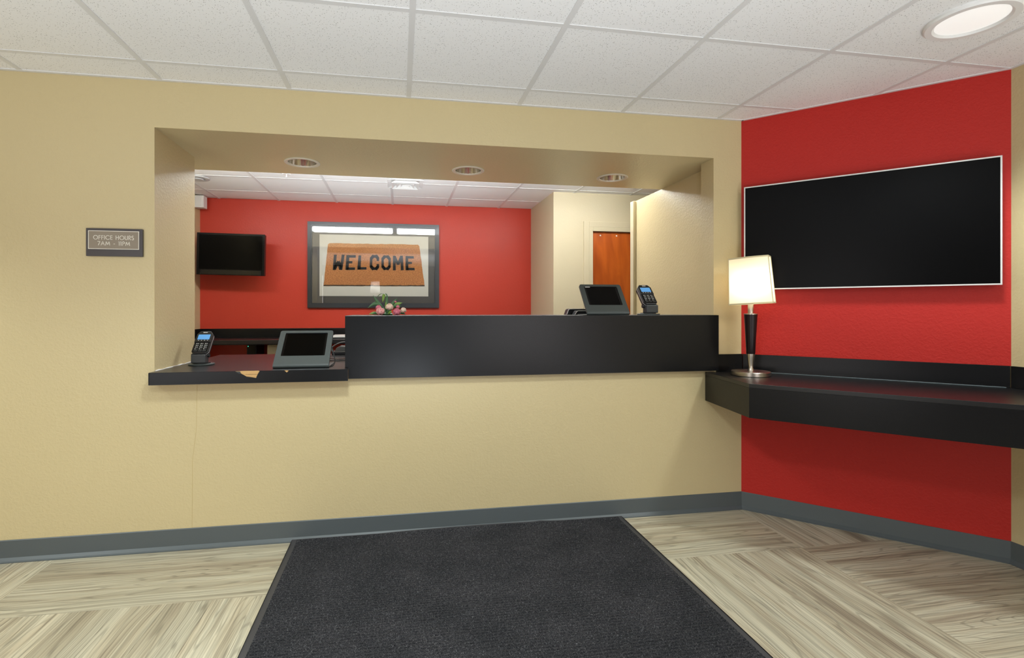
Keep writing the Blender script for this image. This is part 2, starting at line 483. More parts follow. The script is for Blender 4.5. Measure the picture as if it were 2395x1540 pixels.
def coir_mat():
    m, nt, b = newmat('printed_coir')
    N = nt.nodes.new; L = nt.links.new
    tc = N('ShaderNodeTexCoord')
    mp = N('ShaderNodeMapping'); mp.inputs['Scale'].default_value = (60, 60, 160); L(tc.outputs['Object'], mp.inputs[0])
    n = N('ShaderNodeTexNoise'); n.inputs['Scale'].default_value = 1.6; n.inputs['Detail'].default_value = 4; L(mp.outputs[0], n.inputs['Vector'])
    r = N('ShaderNodeValToRGB'); e = r.color_ramp.elements
    e[0].position = 0.32; e[0].color = (0.36, 0.125, 0.036, 1); e[1].position = 0.70; e[1].color = (0.80, 0.37, 0.13, 1)
    L(n.outputs[0], r.inputs[0]); L(r.outputs[0], b.inputs['Base Color']); b.inputs['Roughness'].default_value = 0.8
    return m
M['coir'] = coir_mat()

def cherry_mat():
    m, nt, b = newmat('cherry_veneer')
    N = nt.nodes.new; L = nt.links.new
    tc = N('ShaderNodeTexCoord')
    mp = N('ShaderNodeMapping'); mp.inputs['Scale'].default_value = (9, 9, 1.2); L(tc.outputs['Object'], mp.inputs[0])
    n = N('ShaderNodeTexNoise'); n.inputs['Scale'].default_value = 1.3; n.inputs['Detail'].default_value = 5; n.inputs['Distortion'].default_value = 0.8; L(mp.outputs[0], n.inputs['Vector'])
    r = N('ShaderNodeValToRGB'); e = r.color_ramp.elements
    e[0].position = 0.3; e[0].color = (0.30, 0.052, 0.006, 1); e[1].position = 0.7; e[1].color = (0.50, 0.105, 0.012, 1)
    L(n.outputs[0], r.inputs[0]); L(r.outputs[0], b.inputs['Base Color']); b.inputs['Roughness'].default_value = 0.3; b.inputs['Coat Weight'].default_value = 0.3
    return m
M['cherry'] = cherry_mat()

# ================================================================== SETTING
RX0, RY0 = -4.2, -5.2
WL = 0.13                                    # thickness of the front wall
OPL, OPR = -1.20, 1.856                      # opening
SOF = 2.108                                  # soffit height
SOFD = 0.795                                 # soffit depth
LOBBY = [(0, 1, 0.0), (0.70710678, 0.70710678, 2.04 * 0.70710678), (1, 0, 2.86), (-1, 0, -RX0), (0, -1, -RY0)]

# --- floor
bm = NB(); box(bm, RX0 - 0.1, 3.4, RY0 - 0.1, 3.0, -0.08, -0.0045)
floor = struct('floor', bm, M['subfloor'])
SQ, NP = 1.2066, 7
PW = SQ / NP
X0F, Y0F = 2.0, -0.515
full = {}
def plank_mesh():
    bm = NB(); g = 0.0004
    box(bm, g, SQ - g, g, PW - g, -0.0045, 0.0, 0.0004, 1)
    me = bpy.data.meshes.new('plank'); bm.to_mesh(me); bm.free(); me.materials.append(M['plank']); return me
PM = plank_mesh()
for i in range(-6, 2):
    for j in range(-5, 2):
        x0 = X0F + i * SQ; y0 = Y0F + (j - 1) * SQ
        # i=-1 column (x .79..2.0), j=1 row (y -.515...): grain along x
        horiz = ((i + 1) + (j - 1)) % 2 == 0
        for k in range(NP):
            if horiz: rect = (x0, x0 + SQ, y0 + k * PW, y0 + (k + 1) * PW)
            else: rect = (x0 + k * PW, x0 + (k + 1) * PW, y0, y0 + SQ)
            poly = [(rect[0], rect[2]), (rect[1], rect[2]), (rect[1], rect[3]), (rect[0], rect[3])]
            cp = clip(poly, LOBBY)
            if not cp: continue
            if rect[3] < -3.4: continue                     # nothing seen behind the viewpoint
            whole = len(cp) == 4 and all(min((a[0]-b[0])**2+(a[1]-b[1])**2 for b in poly) < 1e-9 for a in cp)
            if horiz: Mx = Matrix.Translation((rect[0], rect[2], 0))
            else: Mx = Matrix.Translation((rect[1], rect[2], 0)) @ Matrix.Rotation(R(90), 4, 'Z')
            if whole:
                o = bpy.data.objects.new('plank', PM); COL.objects.link(o)
            else:
                inv = Mx.inverted()
                loc = [(inv @ Vector((p[0], p[1], 0)))[:2] for p in cp]
                bm = NB(); prism(bm, loc, -0.0045, 0.0)
                o = obj('plank', bm, M['plank'])
            o.parent = floor
            o.matrix_local = Mx
# office floor
bm = NB(); box(bm, -2.0, 3.2, WL, 2.85, -0.0045, 0.0)
obj('office_carpet', bm, plain('office_carpet', (0.32, 0.31, 0.30), 0.9), floor)

# --- front wall with the opening
bm = NB()
box(bm, RX0, OPL, 0, WL, 0, H + 0.05)
box(bm, OPL - 0.13, OPL, WL, 0.51, 0, H + 0.05)
box(bm, OPL, -0.27, 0, WL, 0, 0.832)
box(bm, -0.27, OPR, 0, WL, 0, 1.12)
box(bm, OPR, 3.3, 0, WL, 0, H + 0.05)
box(bm, OPL, OPR, 0, WL, SOF + 0.004, H + 0.05)
box(bm, -2.0, OPL - 0.13, SOFD - 0.1, SOFD, SOF + 0.004, H + 0.05)
box(bm, OPL - 0.13, 3.2, SOFD - 0.1, SOFD, SOF + 0.004, H + 0.05)
wall_front = struct('wall_front', bm, M['tan'])
# soffit underside with three round holes for the downlights
CANS = [(-0.588, 0.512), (0.444, 0.520), (1.445, 0.534)]
bm = NB()
outer = [(OPL, 0.0), (OPR, 0.0), (OPR, WL), (3.2, WL), (3.2, SOFD), (-2.0, SOFD), (-2.0, 0.511), (OPL, 0.511)]
ed = []
def loop(pts, z):
    vs = [bm.verts.new((p[0], p[1], z)) for p in pts]
    for i in range(len(vs)): ed.append(bm.edges.new((vs[i], vs[(i + 1) % len(vs)])))
loop(outer, SOF)
CR = 0.088
for (x, y) in CANS: loop([(x + CR * math.cos(2 * PI * k / 32), y + CR * math.sin(2 * PI * k / 32)) for k in range(32)], SOF)
bmesh.ops.triangle_fill(bm, edges=ed, use_beauty=True, use_dissolve=False)
g = bmesh.ops.extrude_face_region(bm, geom=list(bm.faces))
for v in g['geom']:
    if isinstance(v, bmesh.types.BMVert): v.co.z += 0.004
obj('soffit', bm, M['tan'], wall_front)
bm = NB(); prism(bm, [(-1.0045, 0.83), (-1.0025, 0.83), (-1.006, 0.6), (-1.024, 0.44), (-1.026, 0.1), (-1.028, 0.1), (-1.026, 0.44), (-1.008, 0.6)], 0, 0.0006, front(0.0))
obj('drywall_joint', bm, plain('joint_line', (0.50, 0.39, 0.19), 0.6), wall_front)

# --- angled red wall, far right tan wall, lobby walls out of view
bm = NB(); prism(bm, [(2.04, 0), (2.86, -0.82), (2.93, -0.75), (2.11, 0.07)], 0, H + 0.05)
wall_right = struct('wall_right', bm, M['red'])
bm = NB(); box(bm, 2.86, 2.96, RY0, -0.82, 0, H + 0.05)
struct('wall_far_right', bm, M['tan'])
bm = NB(); box(bm, RX0 - 0.1, RX0, RY0, WL, 0, H + 0.05)
struct('wall_left', bm, M['tan'])
bm = NB(); box(bm, RX0 - 0.1, 2.96, RY0 - 0.1, RY0, 0, H + 0.05)
struct('wall_rear', bm, M['taupe'])

# windows added around the rear wall fill lights, out of view
for n_, (x, wd, p) in enumerate(FILL_WINDOWS):
    t = bpy.data.objects.new('window_%d' % (n_ + 1), None); COL.objects.link(t); t['kind'] = 'structure'; t.location = (x, RY0, 0.25)
    h = wd / 2
    bm = NB(); ring(bm, (-h, h, 0.0, 1.9), (-h + 0.06, h - 0.06, 0.06, 1.84), -0.05, -0.0005, Matrix(((1, 0, 0, 0), (0, 0, -1, 0), (0, 1, 0, 0), (0, 0, 0, 1)))); obj('window_frame', bm, M['frame'], t)
    bm = NB(); box(bm, -0.025, 0.025, 0.0005, 0.05, 0.06, 1.84); obj('mullion', bm, M['frame'], t)
    bm = NB(); box(bm, -h + 0.06, h - 0.06, 0.001, 0.008, 0.06, 1.84); obj('window_glass', bm, M['winglass'], t)

# --- office beyond the opening
OB = 2.85
bm = NB(); box(bm, -2.1, 1.575, OB, OB + 0.1, 0, H + 0.05)
struct('wall_back', bm, M['red_office'])
bm = NB(); box(bm, -2.1, -2.0, WL, OB, 0, H + 0.05)
struct('wall_office_left', bm, M['tan'])
bm = NB(); box(bm, 1.475, 1.575, 1.99, OB, 0, H + 0.05)
struct('wall_office_right', bm, M['cream'])
bm = NB()
box(bm, 1.575, 1.834, 1.99, 2.09, 0, H + 0.05); box(bm, 1.834, 2.75, 1.99, 2.09, 2.012, H + 0.05); box(bm, 2.75, 3.3, 1.99, 2.09, 0, H + 0.05)
struct('wall_office_corner', bm, M['cream'])
bm = NB(); box(bm, 3.2, 3.3, WL, 1.99, 0, H + 0.05)
struct('wall_office_end', bm, M['cream'])
bm = NB(); box(bm, 1.95, 2.05, WL, 1.24, 0, SOF)
struct('wall_partition', bm, M['tan'])
bm = NB(); box(bm, 1.922, 1.948, 1.205, 1.262, 0, SOF - 0.002, 0.003); box(bm, 1.94, 2.055, 1.2405, 1.262, 0, SOF - 0.002, 0.003)
struct('trim_1', bm, M['cream'])

# --- door
t = bpy.data.objects.new('door_1', None); COL.objects.link(t); t['kind'] = 'structure'; t.location = (1.834, 1.99, 0)
bm = NB()
box(bm, 0.0, 0.04, -0.012, 0.1, 0, 2.012, 0.002); box(bm, 0.876, 0.916, -0.012, 0.1, 0, 2.012, 0.002); box(bm, 0.04, 0.876, -0.012, 0.1, 1.972, 2.012, 0.002)
box(bm, -0.055, 0.0, -0.012, 0.0, 0, 2.066, 0.002); box(bm, 0.916, 0.97, -0.012, 0.0, 0, 2.066, 0.002); box(bm, 0.0, 0.916, -0.012, 0.0, 2.012, 2.066, 0.002)
obj('door_frame', bm, M['cream'], t)
bm = NB(); box(bm, 0.042, 0.874, 0.025, 0.068, 0.008, 1.970, 0.002)
obj('door_leaf', bm, M['cherry'], t)
for x in (0.13, 0.30):
    bm = NB(); lathe(bm, [(0, 0.003), (0.006, 0.003), (0.008, 0), ], 12, M=Matrix.Translation((x, 0.0248, 1.935)) @ Matrix.Rotation(R(90), 4, 'X'))
    obj('screw_cap', bm, M['white'], t)
bm = NB(); lathe(bm, [(0, 0.05), (0.026, 0.05), (0.028, 0.03), (0.012, 0.02), (0.012, 0.006), (0.03, 0.004), (0.03, 0)], 20, M=Matrix.Translation((0.80, 0.025, 1.0)) @ Matrix.Rotation(R(90), 4, 'X'))
obj('door_knob', bm, M['nickel'], t, True)

# --- baseboards (cove base with a toe)
BP = [(0, 0), (-0.026, 0), (-0.026, 0.0035), (-0.020, 0.0075), (-0.0075, 0.019), (-0.0045, 0.098), (-0.002, 0.101), (0, 0.101)]
def baseboard(name, p0, p1):
    p0 = Vector((*p0, 0)); p1 = Vector((*p1, 0))
    d = (p1 - p0).normalized(); nrm = Vector((d.y, -d.x, 0))          # points into the lobby for left-to-right runs
    bm = NB()
    for p in (p0, p1): pass
    A = [bm.verts.new(p0 + nrm * (-a) + Vector((0, 0, z))) for a, z in BP]
    B = [bm.verts.new(p1 + nrm * (-a) + Vector((0, 0, z))) for a, z in BP]
    n = len(BP)
    for i in range(n): bm.faces.new((A[i], A[(i + 1) % n], B[(i + 1) % n], B[i]))
    bm.faces.new(A); bm.faces.new(B[::-1])
    return struct(name, bm, M['base'], smooth=False)
baseboard('baseboard_front', (RX0, 0), (2.04, 0))
baseboard('baseboard_right', (2.04, 0), (2.86, -0.82))
baseboard('baseboard_far_right', (2.86, -0.82), (2.86, RY0))

# --- lobby ceiling: grid and tiles
bm = NB(); box(bm, RX0 - 0.1, 3.4, RY0 - 0.1, WL, H + 0.05, H + 0.12)
ceiling = struct('ceiling', bm, M['whitemetal'])
T = 0.6096
CX0, CY0 = -1.7782, -0.2063
xs = [CX0 + k * T for k in range(-4, 9)]
ys = [CY0 - k * T for k in range(-1, 9)]
g = 0.012
def tile_obj(poly, par, mat_, z):
    cx = sum(p[0] for p in poly) / len(poly); cy = sum(p[1] for p in poly) / len(poly)
    bm = NB(); prism(bm, [(p[0] - cx, p[1] - cy) for p in poly], 0.0032, 0.02)
    o = obj('ceiling_tile', bm, mat_, par); o.location = (cx, cy, z)
    return o
tm = None
for a, b in zip(xs, xs[1:]):
    for c, d in zip(ys[1:], ys):
        poly = [(a + g, c + g), (b - g, c + g), (b - g, d - g), (a + g, d - g)]
        if d - g > 0: poly = [(a + g, c + g), (b - g, c + g), (b - g, -0.001), (a + g, -0.001)]
        cp = clip(poly, LOBBY)
        if not cp: continue
        if len(cp) == 4 and abs(d - c - T) < 1e-6 and d < 0 and all(min((p[0]-q[0])**2+(p[1]-q[1])**2 for q in poly) < 1e-9 for p in cp):
            if tm is None:
                tm = tile_obj([(-T/2+g, -T/2+g), (T/2-g, -T/2+g), (T/2-g, T/2-g), (-T/2+g, T/2-g)], ceiling, M['tile'], H)
                o = tm
            else:
                o = tm.copy(); COL.objects.link(o); o.parent = ceiling
            o.location = ((a + b) / 2, (c + d) / 2, H)
        else:
            tile_obj(cp, ceiling, M['tile'], H)
def bar(poly, par, z=H, planes=LOBBY):
    cp = clip(poly, planes) if planes else poly
    if cp:
        bm = NB(); prism(bm, cp, z, z + 0.012)
        obj('grid_bar', bm, M['grid'], par)
for x in xs: bar([(x - g, RY0), (x + g, RY0), (x + g, 0), (x - g, 0)], ceiling)
for y in ys[1:]:
    for a, b in zip(xs, xs[1:]): bar([(a + g, y - g), (b - g, y - g), (b - g, y + g), (a + g, y + g)], ceiling, H + 0.0006)

def molding(poly):
    bm = NB(); prism(bm, poly, H - 0.0008, H + 0.006); obj('wall_angle', bm, M['grid'], ceiling)
molding([(RX0, -0.018), (2.0475, -0.018), (2.04, -0.0005), (RX0, -0.0005)])
molding([(2.0325, -0.018), (2.842, -0.8275), (2.8595, -0.82), (2.0397, -0.0003)])
molding([(2.842, RY0), (2.8595, RY0), (2.8595, -0.82), (2.842, -0.8275)])

# --- office ceiling
bm = NB(); box(bm, -2.1, 3.3, SOFD, OB + 0.1, H + 0.05, H + 0.12)
ceil2 = struct('ceiling_office', bm, M['whitemetal'])
T2 = 0.584
xs2 = [-2.0] + [-1.82 + k * T2 for k in range(9)]
xs2 = [x for x in xs2 if x < 3.2] + [3.2]
ys2 = [OB, 2.46, 1.90, 1.34, SOFD]
for a, b in zip(xs2, xs2[1:]):
    for c, d in zip(ys2[1:], ys2):
        if a > 1.4 and c > 1.98: continue
        aa, bb, cc, dd = a + g, b - g, c + g, d - g
        if a < 1.475 < b and c > 1.95: bb = 1.474
        if a > 1.475 and d > 1.99: dd = 1.989
        if bb - aa < 0.03 or dd - cc < 0.03: continue
        tile_obj([(aa, cc), (bb, cc), (bb, dd), (aa, dd)], ceil2, M['tile_office'], H)
for x in xs2[1:-1]: bar([(x - g, SOFD), (x + g, SOFD), (x + g, OB if x < 1.475 else 1.99), (x - g, OB if x < 1.475 else 1.99)], ceil2, H, None)
for y in ys2[1:-1]:
    for a, b in zip(xs2, xs2[1:]):
        if y > 1.99 and a > 1.4: continue
        bar([(a + g, y - g), (min(b - g, 1.474) if (y > 1.99 and b > 1.47) else b - g, y - g), (min(b - g, 1.474) if (y > 1.99 and b > 1.47) else b - g, y + g), (a + g, y + g)], ceil2, H + 0.0006, None)

# ================================================================== CEILING FIXTURES
dl_l = ['round white recessed ceiling light above the angled red wall', 'round white recessed ceiling light over the counter end of the floor mat', 'round white recessed ceiling light out of the frame beside the office sign', 'round white recessed ceiling light over the near end of the floor mat']
def ceiling_light(x, y, label):
    t = thing('recessed_light', label, 'ceiling light', (x, y, H), 0, 'recessed ceiling lights')
    bm = NB(); lathe(bm, [(0.112, -0.004), (0.120, -0.012), (0.142, -0.012), (0.148, -0.006), (0.148, 0.004)], 48)
    obj('trim_ring', bm, M['whitemetal'], t, True)
    bm = NB(); lathe(bm, [(0, -0.006), (0.08, -0.0055), (0.114, -0.003)], 48)
    obj('lens', bm, M['lens'], t, True)
    return t
for (x, y), l in zip(DOWNLIGHTS, dl_l): ceiling_light(x, y, l)
# low housings added around the bounce fill lamps, out of view
ul = ['square black floor uplighter near the far side wall of the lobby', 'square black floor uplighter behind the viewpoint', 'square black floor uplighter near the television end of the lobby']
for (x, y, p_), l in zip(BOUNCE, ul):
    t = thing('floor_uplighter', l, 'uplighter', (x, y, 0), 0, 'lobby floor uplighters')
    Mu = Matrix.Translation((0, 0, 0.25)) @ Matrix.Rotation(R(180 - 25), 4, 'X')
    bm = NB(); box(bm, -0.32, 0.32, -0.32, 0.32, 0.006, 0.04, 0.004, 2, Mu); obj('tray', bm, M['plastic'], t)
    bm = NB(); ring(bm, (-0.33, 0.33, -0.33, 0.33), (-0.305, 0.305, -0.305, 0.305), -0.012, 0.006, Mu); obj('rim', bm, M['plastic'], t)
    bm = NB(); box(bm, -0.2, 0.2, -0.2, 0.2, 0.0, 0.015, 0.003); box(bm, -0.02, 0.02, -0.02, 0.02, 0.015, 0.205); obj('stand', bm, M['plastic'], t)
t = thing('office_uplighter', 'long black uplighter on the office floor behind the counters', 'uplighter', (-0.3, 1.62, 0))  # unseen housing added around the office fill lamp
bm = NB(); box(bm, -0.82, 0.82, -0.22, 0.22, 0.25, 0.29, 0.004); obj('tray', bm, M['plastic'], t)
for x in (-0.7, 0.7):
    bm = NB(); box(bm, x - 0.02, x + 0.02, -0.18, 0.18, 0.0, 0.2495, 0.003); obj('leg', bm, M['plastic'], t)

can_l = ['chrome recessed downlight in the soffit above the low counter', 'chrome recessed downlight in the soffit over the middle of the high ledge', 'chrome recessed downlight in the soffit beside the partition']
for (x, y), l in zip(CANS, can_l):
    t = thing('soffit_downlight', l, 'downlight', (x, y, SOF), 0, 'soffit downlights')
    bm = NB(); lathe(bm, [(0.084, 0.002), (0.086, -0.005), (0.102, -0.006), (0.106, -0.003), (0.106, -0.0004)], 48)
    obj('trim_ring', bm, plain('satin_ring', (0.66, 0.60, 0.48), 0.35) if 'satin_ring' not in bpy.data.materials else bpy.data.materials['satin_ring'], t, True)
    bm = NB()
    seg = 48; rings = []
    for (r, z) in [(0.085, 0.0), (0.08, 0.05), (0.066, 0.10), (0.045, 0.13)]:
        rings.append([bm.verts.new(((r * (1 + 0.012 * (-1) ** k)) * math.cos(2 * PI * k / seg), (r * (1 + 0.012 * (-1) ** k)) * math.sin(2 * PI * k / seg), z)) for k in range(seg)])
    for a, b in zip(rings, rings[1:]):
        for k in range(seg): bm.faces.new((a[k], a[(k + 1) % seg], b[(k + 1) % seg], b[k]))
    bm.faces.new(rings[-1])
    obj('reflector', bm, M['chrome'], t, True)
    bm = NB(); lathe(bm, [(0, 0.045), (0.02, 0.05), (0.034, 0.075), (0.03, 0.11), (0.02, 0.128)], 24)
    obj('bulb', bm, M['lens'], t, True)

# fluorescent wrap fixtures on the office ceiling behind the soffit (mirrored in the picture glass)
for n_, (x0, x1) in enumerate([(-1.95, -1.2), (-1.16, -0.075), (-0.04, 1.06), (1.095, 2.2)]):
    t = thing('fluorescent_fixture', ['short white strip light beside the office side wall', 'white strip light mirrored across the top of the framed picture', 'white strip light mirrored in the top corner of the framed picture', 'white strip light over the office door passage'][n_], 'strip light', ((x0 + x1) / 2, 1.25, H), 0, 'office strip lights')
    h = (x1 - x0) / 2
    bm = NB(); box(bm, -h, h, -0.03, 0.03, -0.022, -0.0002, 0.003); obj('housing', bm, M['whitemetal'], t)
    bm = NB(); box(bm, -h + 0.012, h - 0.012, -0.075, 0.075, -0.085, -0.022, 0.02, 3); obj('wrap_lens', bm, M['fluoro'], t)
    for s in (-1, 1):
        bm = NB(); box(bm, s * h - 0.006, s * h + 0.006, -0.078, 0.078, -0.088, -0.0002, 0.003); obj('end_cap', bm, M['whitemetal'], t)

# square air diffuser
t = thing('air_diffuser', 'square white louvred air diffuser on the office ceiling', 'vent', (0.055, 1.87, H))
for k, (s, z0, z1) in enumerate([(0.158, -0.012, -0.0005), (0.118, -0.03, -0.004), (0.078, -0.03, -0.004), (0.04, -0.03, -0.004)]):
    bm = NB()
    so = s
    o4 = [(-so, -so), (so, -so), (so, so), (-so, so)]
    si = s - 0.03
    i4 = [(-si, -si), (si, -si), (si, si), (-si, si)]
    A = [bm.verts.new((*p, z0)) for p in o4]; B = [bm.verts.new((*p, z1)) for p in i4]
    A2 = [bm.verts.new((*p, z0 + 0.003)) for p in o4]; B2 = [bm.verts.new((*p, z1 + 0.003)) for p in i4]
    for q in range(4):
        j = (q + 1) % 4
        bm.faces.new((A[q], A[j], B[j], B[q])); bm.faces.new((A2[q], B2[q], B2[j], A2[j])); bm.faces.new((A[q], A2[q], A2[j], A[j])); bm.faces.new((B[q], B[j], B2[j], B2[q]))
    obj('outer_frame' if k == 0 else 'louvre', bm, M['whitemetal'], t)

t = thing('sprinkler_head', 'small white sprinkler head on the office ceiling', 'sprinkler', (-0.93, 1.72, H))
bm = NB(); lathe(bm, [(0, -0.007), (0.03, -0.006), (0.036, -0.0003)], 24); obj('escutcheon', bm, M['whitemetal'], t, True)
bm = NB(); lathe(bm, [(0, -0.034), (0.013, -0.033), (0.013, -0.03), (0.005, -0.028), (0.006, -0.006)], 16); obj('deflector', bm, M['greyvent'], t, True)
t = thing('round_vent', 'round pale grey ceiling vent near the white corner box', 'vent', (-1.72, 1.99, H))
bm = NB(); lathe(bm, [(0.06, -0.003), (0.07, -0.012), (0.10, -0.009), (0.105, -0.0003)], 32); obj('vent_ring', bm, M['greyvent'], t, True)
bm = NB(); lathe(bm, [(0, -0.02), (0.05, -0.018), (0.055, -0.012), (0.02, -0.002), (0, -0.002)], 32); obj('vent_disc', bm, M['greyvent'], t, True)

t = thing('junction_box', 'small white box high in the office corner above the wall television', 'box', (-1.953, 2.73, 2.213))
bm = NB(); box(bm, -0.045, 0.045, -0.05, 0.05, 0.0, 0.12, 0.004); obj('box_body', bm, M['white'], t)
bm = NB(); box(bm, -0.03, 0.03, -0.053, -0.0495, 0.015, 0.10, 0.001); obj('cover', bm, M['white'], t)

# ================================================================== COUNTERS
# --- low counter
LZ = 0.893
LF = -0.068
t = thing('low_counter', 'low black laminate counter with a chipped front edge', 'counter', (0, 0, 0))
bm = NB()
poly = [(-1.194, LF + 0.004), (-0.262, LF + 0.004), (-0.262, -0.0325), (-0.283, -0.0325), (-0.283, 0.94), (-1.198, 0.94), (-1.198, 0.0), (-1.194, -0.001)]
prism(bm, poly, 0.834, LZ - 0.001)
obj('core', bm, M['wood_core'], t, label='bare particle board showing in the chip')
# top laminate with small chips along the front
bm = NB()
top = [(-1.196, LF), (-0.806, LF), (-0.80, LF + 0.006), (-0.785, LF + 0.010), (-0.76, LF + 0.018), (-0.735, LF + 0.012), (-0.70, LF + 0.016), (-0.69, LF), (-0.574, LF), (-0.562, LF + 0.006), (-0.549, LF), (-0.260, LF), (-0.260, -0.0325), (-0.282, -0.0325), (-0.282, 0.942), (-1.1985, 0.942), (-1.1985, 0.0), (-1.196, -0.001)]
prism(bm, top, LZ - 0.0012, LZ)
obj('countertop', bm, M['black_top'], t)
# front laminate with the broken notch
bm = NB()
fr = [(-1.196, 0.832), (-0.260, 0.832), (-0.260, LZ - 0.0003), (-0.549, LZ - 0.0003), (-0.560, 0.881), (-0.574, LZ - 0.0003),
      (-0.688, LZ - 0.0003), (-0.697, 0.879), (-0.703, 0.866), (-0.706, 0.857), (-0.727, 0.861), (-0.752, 0.865), (-0.764, 0.873), (-0.778, 0.881), (-0.786, 0.880), (-0.794, 0.884), (-0.806, LZ - 0.0003), (-1.196, LZ - 0.0003)]
prism(bm, fr, 0.0, 0.004, front(LF + 0.004))
obj('front_edge', bm, M['black_lam'], t)
bm = NB(); prism(bm, [(-0.757, 0.8752), (-0.70, 0.8745), (-0.70, 0.8758), (-0.757, 0.8763)], 0, 0.0008, front(LF + 0.0041)); obj('board_crack', bm, M['ink_edge'], t)
bm = NB(); prism(bm, [(-0.804, 0.891), (-0.783, 0.891), (-0.778, 0.883), (-0.786, 0.879), (-0.794, 0.883)], 0, 0.0015, front(LF + 0.004)); obj('scuffed_flake', bm, M['plastic_grey'], t)
bm = NB(); box(bm, -1.198, -1.1945, LF, 0.0, 0.833, LZ - 0.0015); obj('end_strip', bm, M['black_lam'], t)
# caulk bead along the jamb
bm = NB(); tube(bm, [(-1.1965, 0.005 + 0.49 * k / 14, LZ + 0.001 + 0.0012 * math.sin(k * 2.3)) for k in range(15)], [0.003 + 0.0012 * math.sin(k * 1.7) for k in range(15)], 6)
obj('caulk_bead', bm, M['white'], t, True)

# --- high transaction ledge
HZ = 1.168
t = thing('transaction_ledge', 'high black box-fronted service ledge under the soffit', 'counter', (0, 0, 0))
bm = NB(); prism(bm, [(-0.2775, -0.0203), (1.868, -0.0203), (1.868, -0.001), (1.855, -0.001), (1.855, 0.42), (-0.2775, 0.42)], 1.121, HZ, bev=0.0012); obj('ledge_top', bm, M['black_top'], t)
bm = NB(); box(bm, -0.278, 1.868, -0.0325, -0.0205, 0.838, HZ - 0.0006, 0.0008); box(bm, -0.27, 1.86, -0.0204, -0.001, 0.842, 1.12); obj('front_panel', bm, M['black_lam'], t)
bm = NB(); box(bm, -0.278, -0.26, WL + 0.002, 0.40, 0.8935, 1.1205, 0.001); obj('end_panel', bm, M['black_lam'], t)

# --- desk behind the ledge
t = thing('staff_desk', 'black desk behind the high service ledge', 'desk', (0, 0, 0))
bm = NB(); box(bm, -0.25, 1.85, 0.14, 0.95, 0.72, 0.75, 0.002); obj('desktop', bm, M['black_lam'], t)
for x in (-0.22, 1.80):
    bm = NB(); box(bm, x, x + 0.03, 0.2, 0.9, 0.0, 0.7195, 0.001); obj('side_panel', bm, M['black_lam'], t)

# --- angled wall counter in the lobby
WZ0, WZ1 = 0.658, 0.829
CP = [(1.800, -0.001), (1.726, -0.489), (2.640, -1.453), (2.859, -1.50), (2.859, -0.8215), (2.039, -0.0015)]
t = thing('wall_counter', 'long black wall-hung counter wrapping along the angled red wall', 'counter', (0, 0, 0))
bm = NB(); prism(bm, CP, WZ1 - 0.02, WZ1, bev=0.001); obj('countertop', bm, M['black_top'], t)
def strip(name, pts, z0, z1, th, par, mat_):
    """upright board along the segment pts, thickness toward the right-hand side"""
    (x0, y0), (x1, y1) = pts
    d = Vector((x1 - x0, y1 - y0)).normalized(); n_ = Vector((-d.y, d.x)) * th
    bm = NB(); prism(bm, [(x0, y0), (x1, y1), (x1 + n_.x, y1 + n_.y), (x0 + n_.x, y0 + n_.y)], z0, z1, bev=0.0006)
    return obj(name, bm, mat_, par)
strip('end_fascia', (CP[0], CP[1]), WZ0, WZ1 - 0.0203, 0.018, t, M['black_lam'])
strip('front_fascia', (CP[1], CP[2]), WZ0, WZ1 - 0.0203, 0.018, t, M['black_lam'])
strip('end_fascia', (CP[2], CP[3]), WZ0, WZ1 - 0.0203, 0.018, t, M['black_lam'])
bm = NB(); box(bm, 1.872, 2.037, -0.014, -0.001, WZ1 + 0.0004, 0.933, 0.001); obj('backsplash', bm, M['black_lam'], t)
c45 = math.sqrt(0.5)
def w2(s, n_=0.0): return (2.04 + s * c45 - n_ * c45, -s * c45 - n_ * c45)
bm = NB(); prism(bm, [w2(0.006, 0.002), w2(1.1585, 0.002), w2(1.153, 0.014), w2(0.012, 0.014)], WZ1 + 0.0004, 0.933, bev=0.001); obj('backsplash', bm, M['black_lam'], t)
bm = NB(); box(bm, 2.846, 2.858, -1.49, -0.8285, WZ1 + 0.0004, 0.933, 0.001); obj('backsplash', bm, M['black_lam'], t)
bm = NB(); tube(bm, [Vector((*w2(0.02 + 1.12 * k / 12, 0.0155), WZ1 + 0.0015)) for k in range(13)], 0.0022, 6); obj('caulk_bead', bm, plain('dusty_caulk', (0.10, 0.13, 0.14), 0.5), t, True)

# --- back counter of the office
t = thing('back_counter', 'long black counter with backsplash along the red office wall', 'counter', (0, 0, 0))
bm = NB(); box(bm, -1.999, 1.474, 2.35, 2.849, 0.875, 0.912, 0.0012); obj('countertop', bm, M['black_top'], t)
bm = NB(); box(bm, -1.999, 1.474, 2.352, 2.37, 0.868, 0.8748, 0.001); obj('front_edge', bm, M['black_lam'], t)
bm = NB(); box(bm, -1.98, 1.474, 2.83, 2.849, 0.9125, 1.006, 0.0012); obj('backsplash', bm, M['black_lam'], t)
bm = NB(); box(bm, -1.999, -1.981, 2.36, 2.849, 0.9125, 1.006, 0.0012); obj('backsplash', bm, M['black_lam'], t)
for x in (-1.95, 0.0, 1.40):
    bm = NB(); box(bm, x, x + 0.03, 2.42, 2.84, 0.0, 0.8745, 0.001); obj('support_panel', bm, M['black_lam'], t)

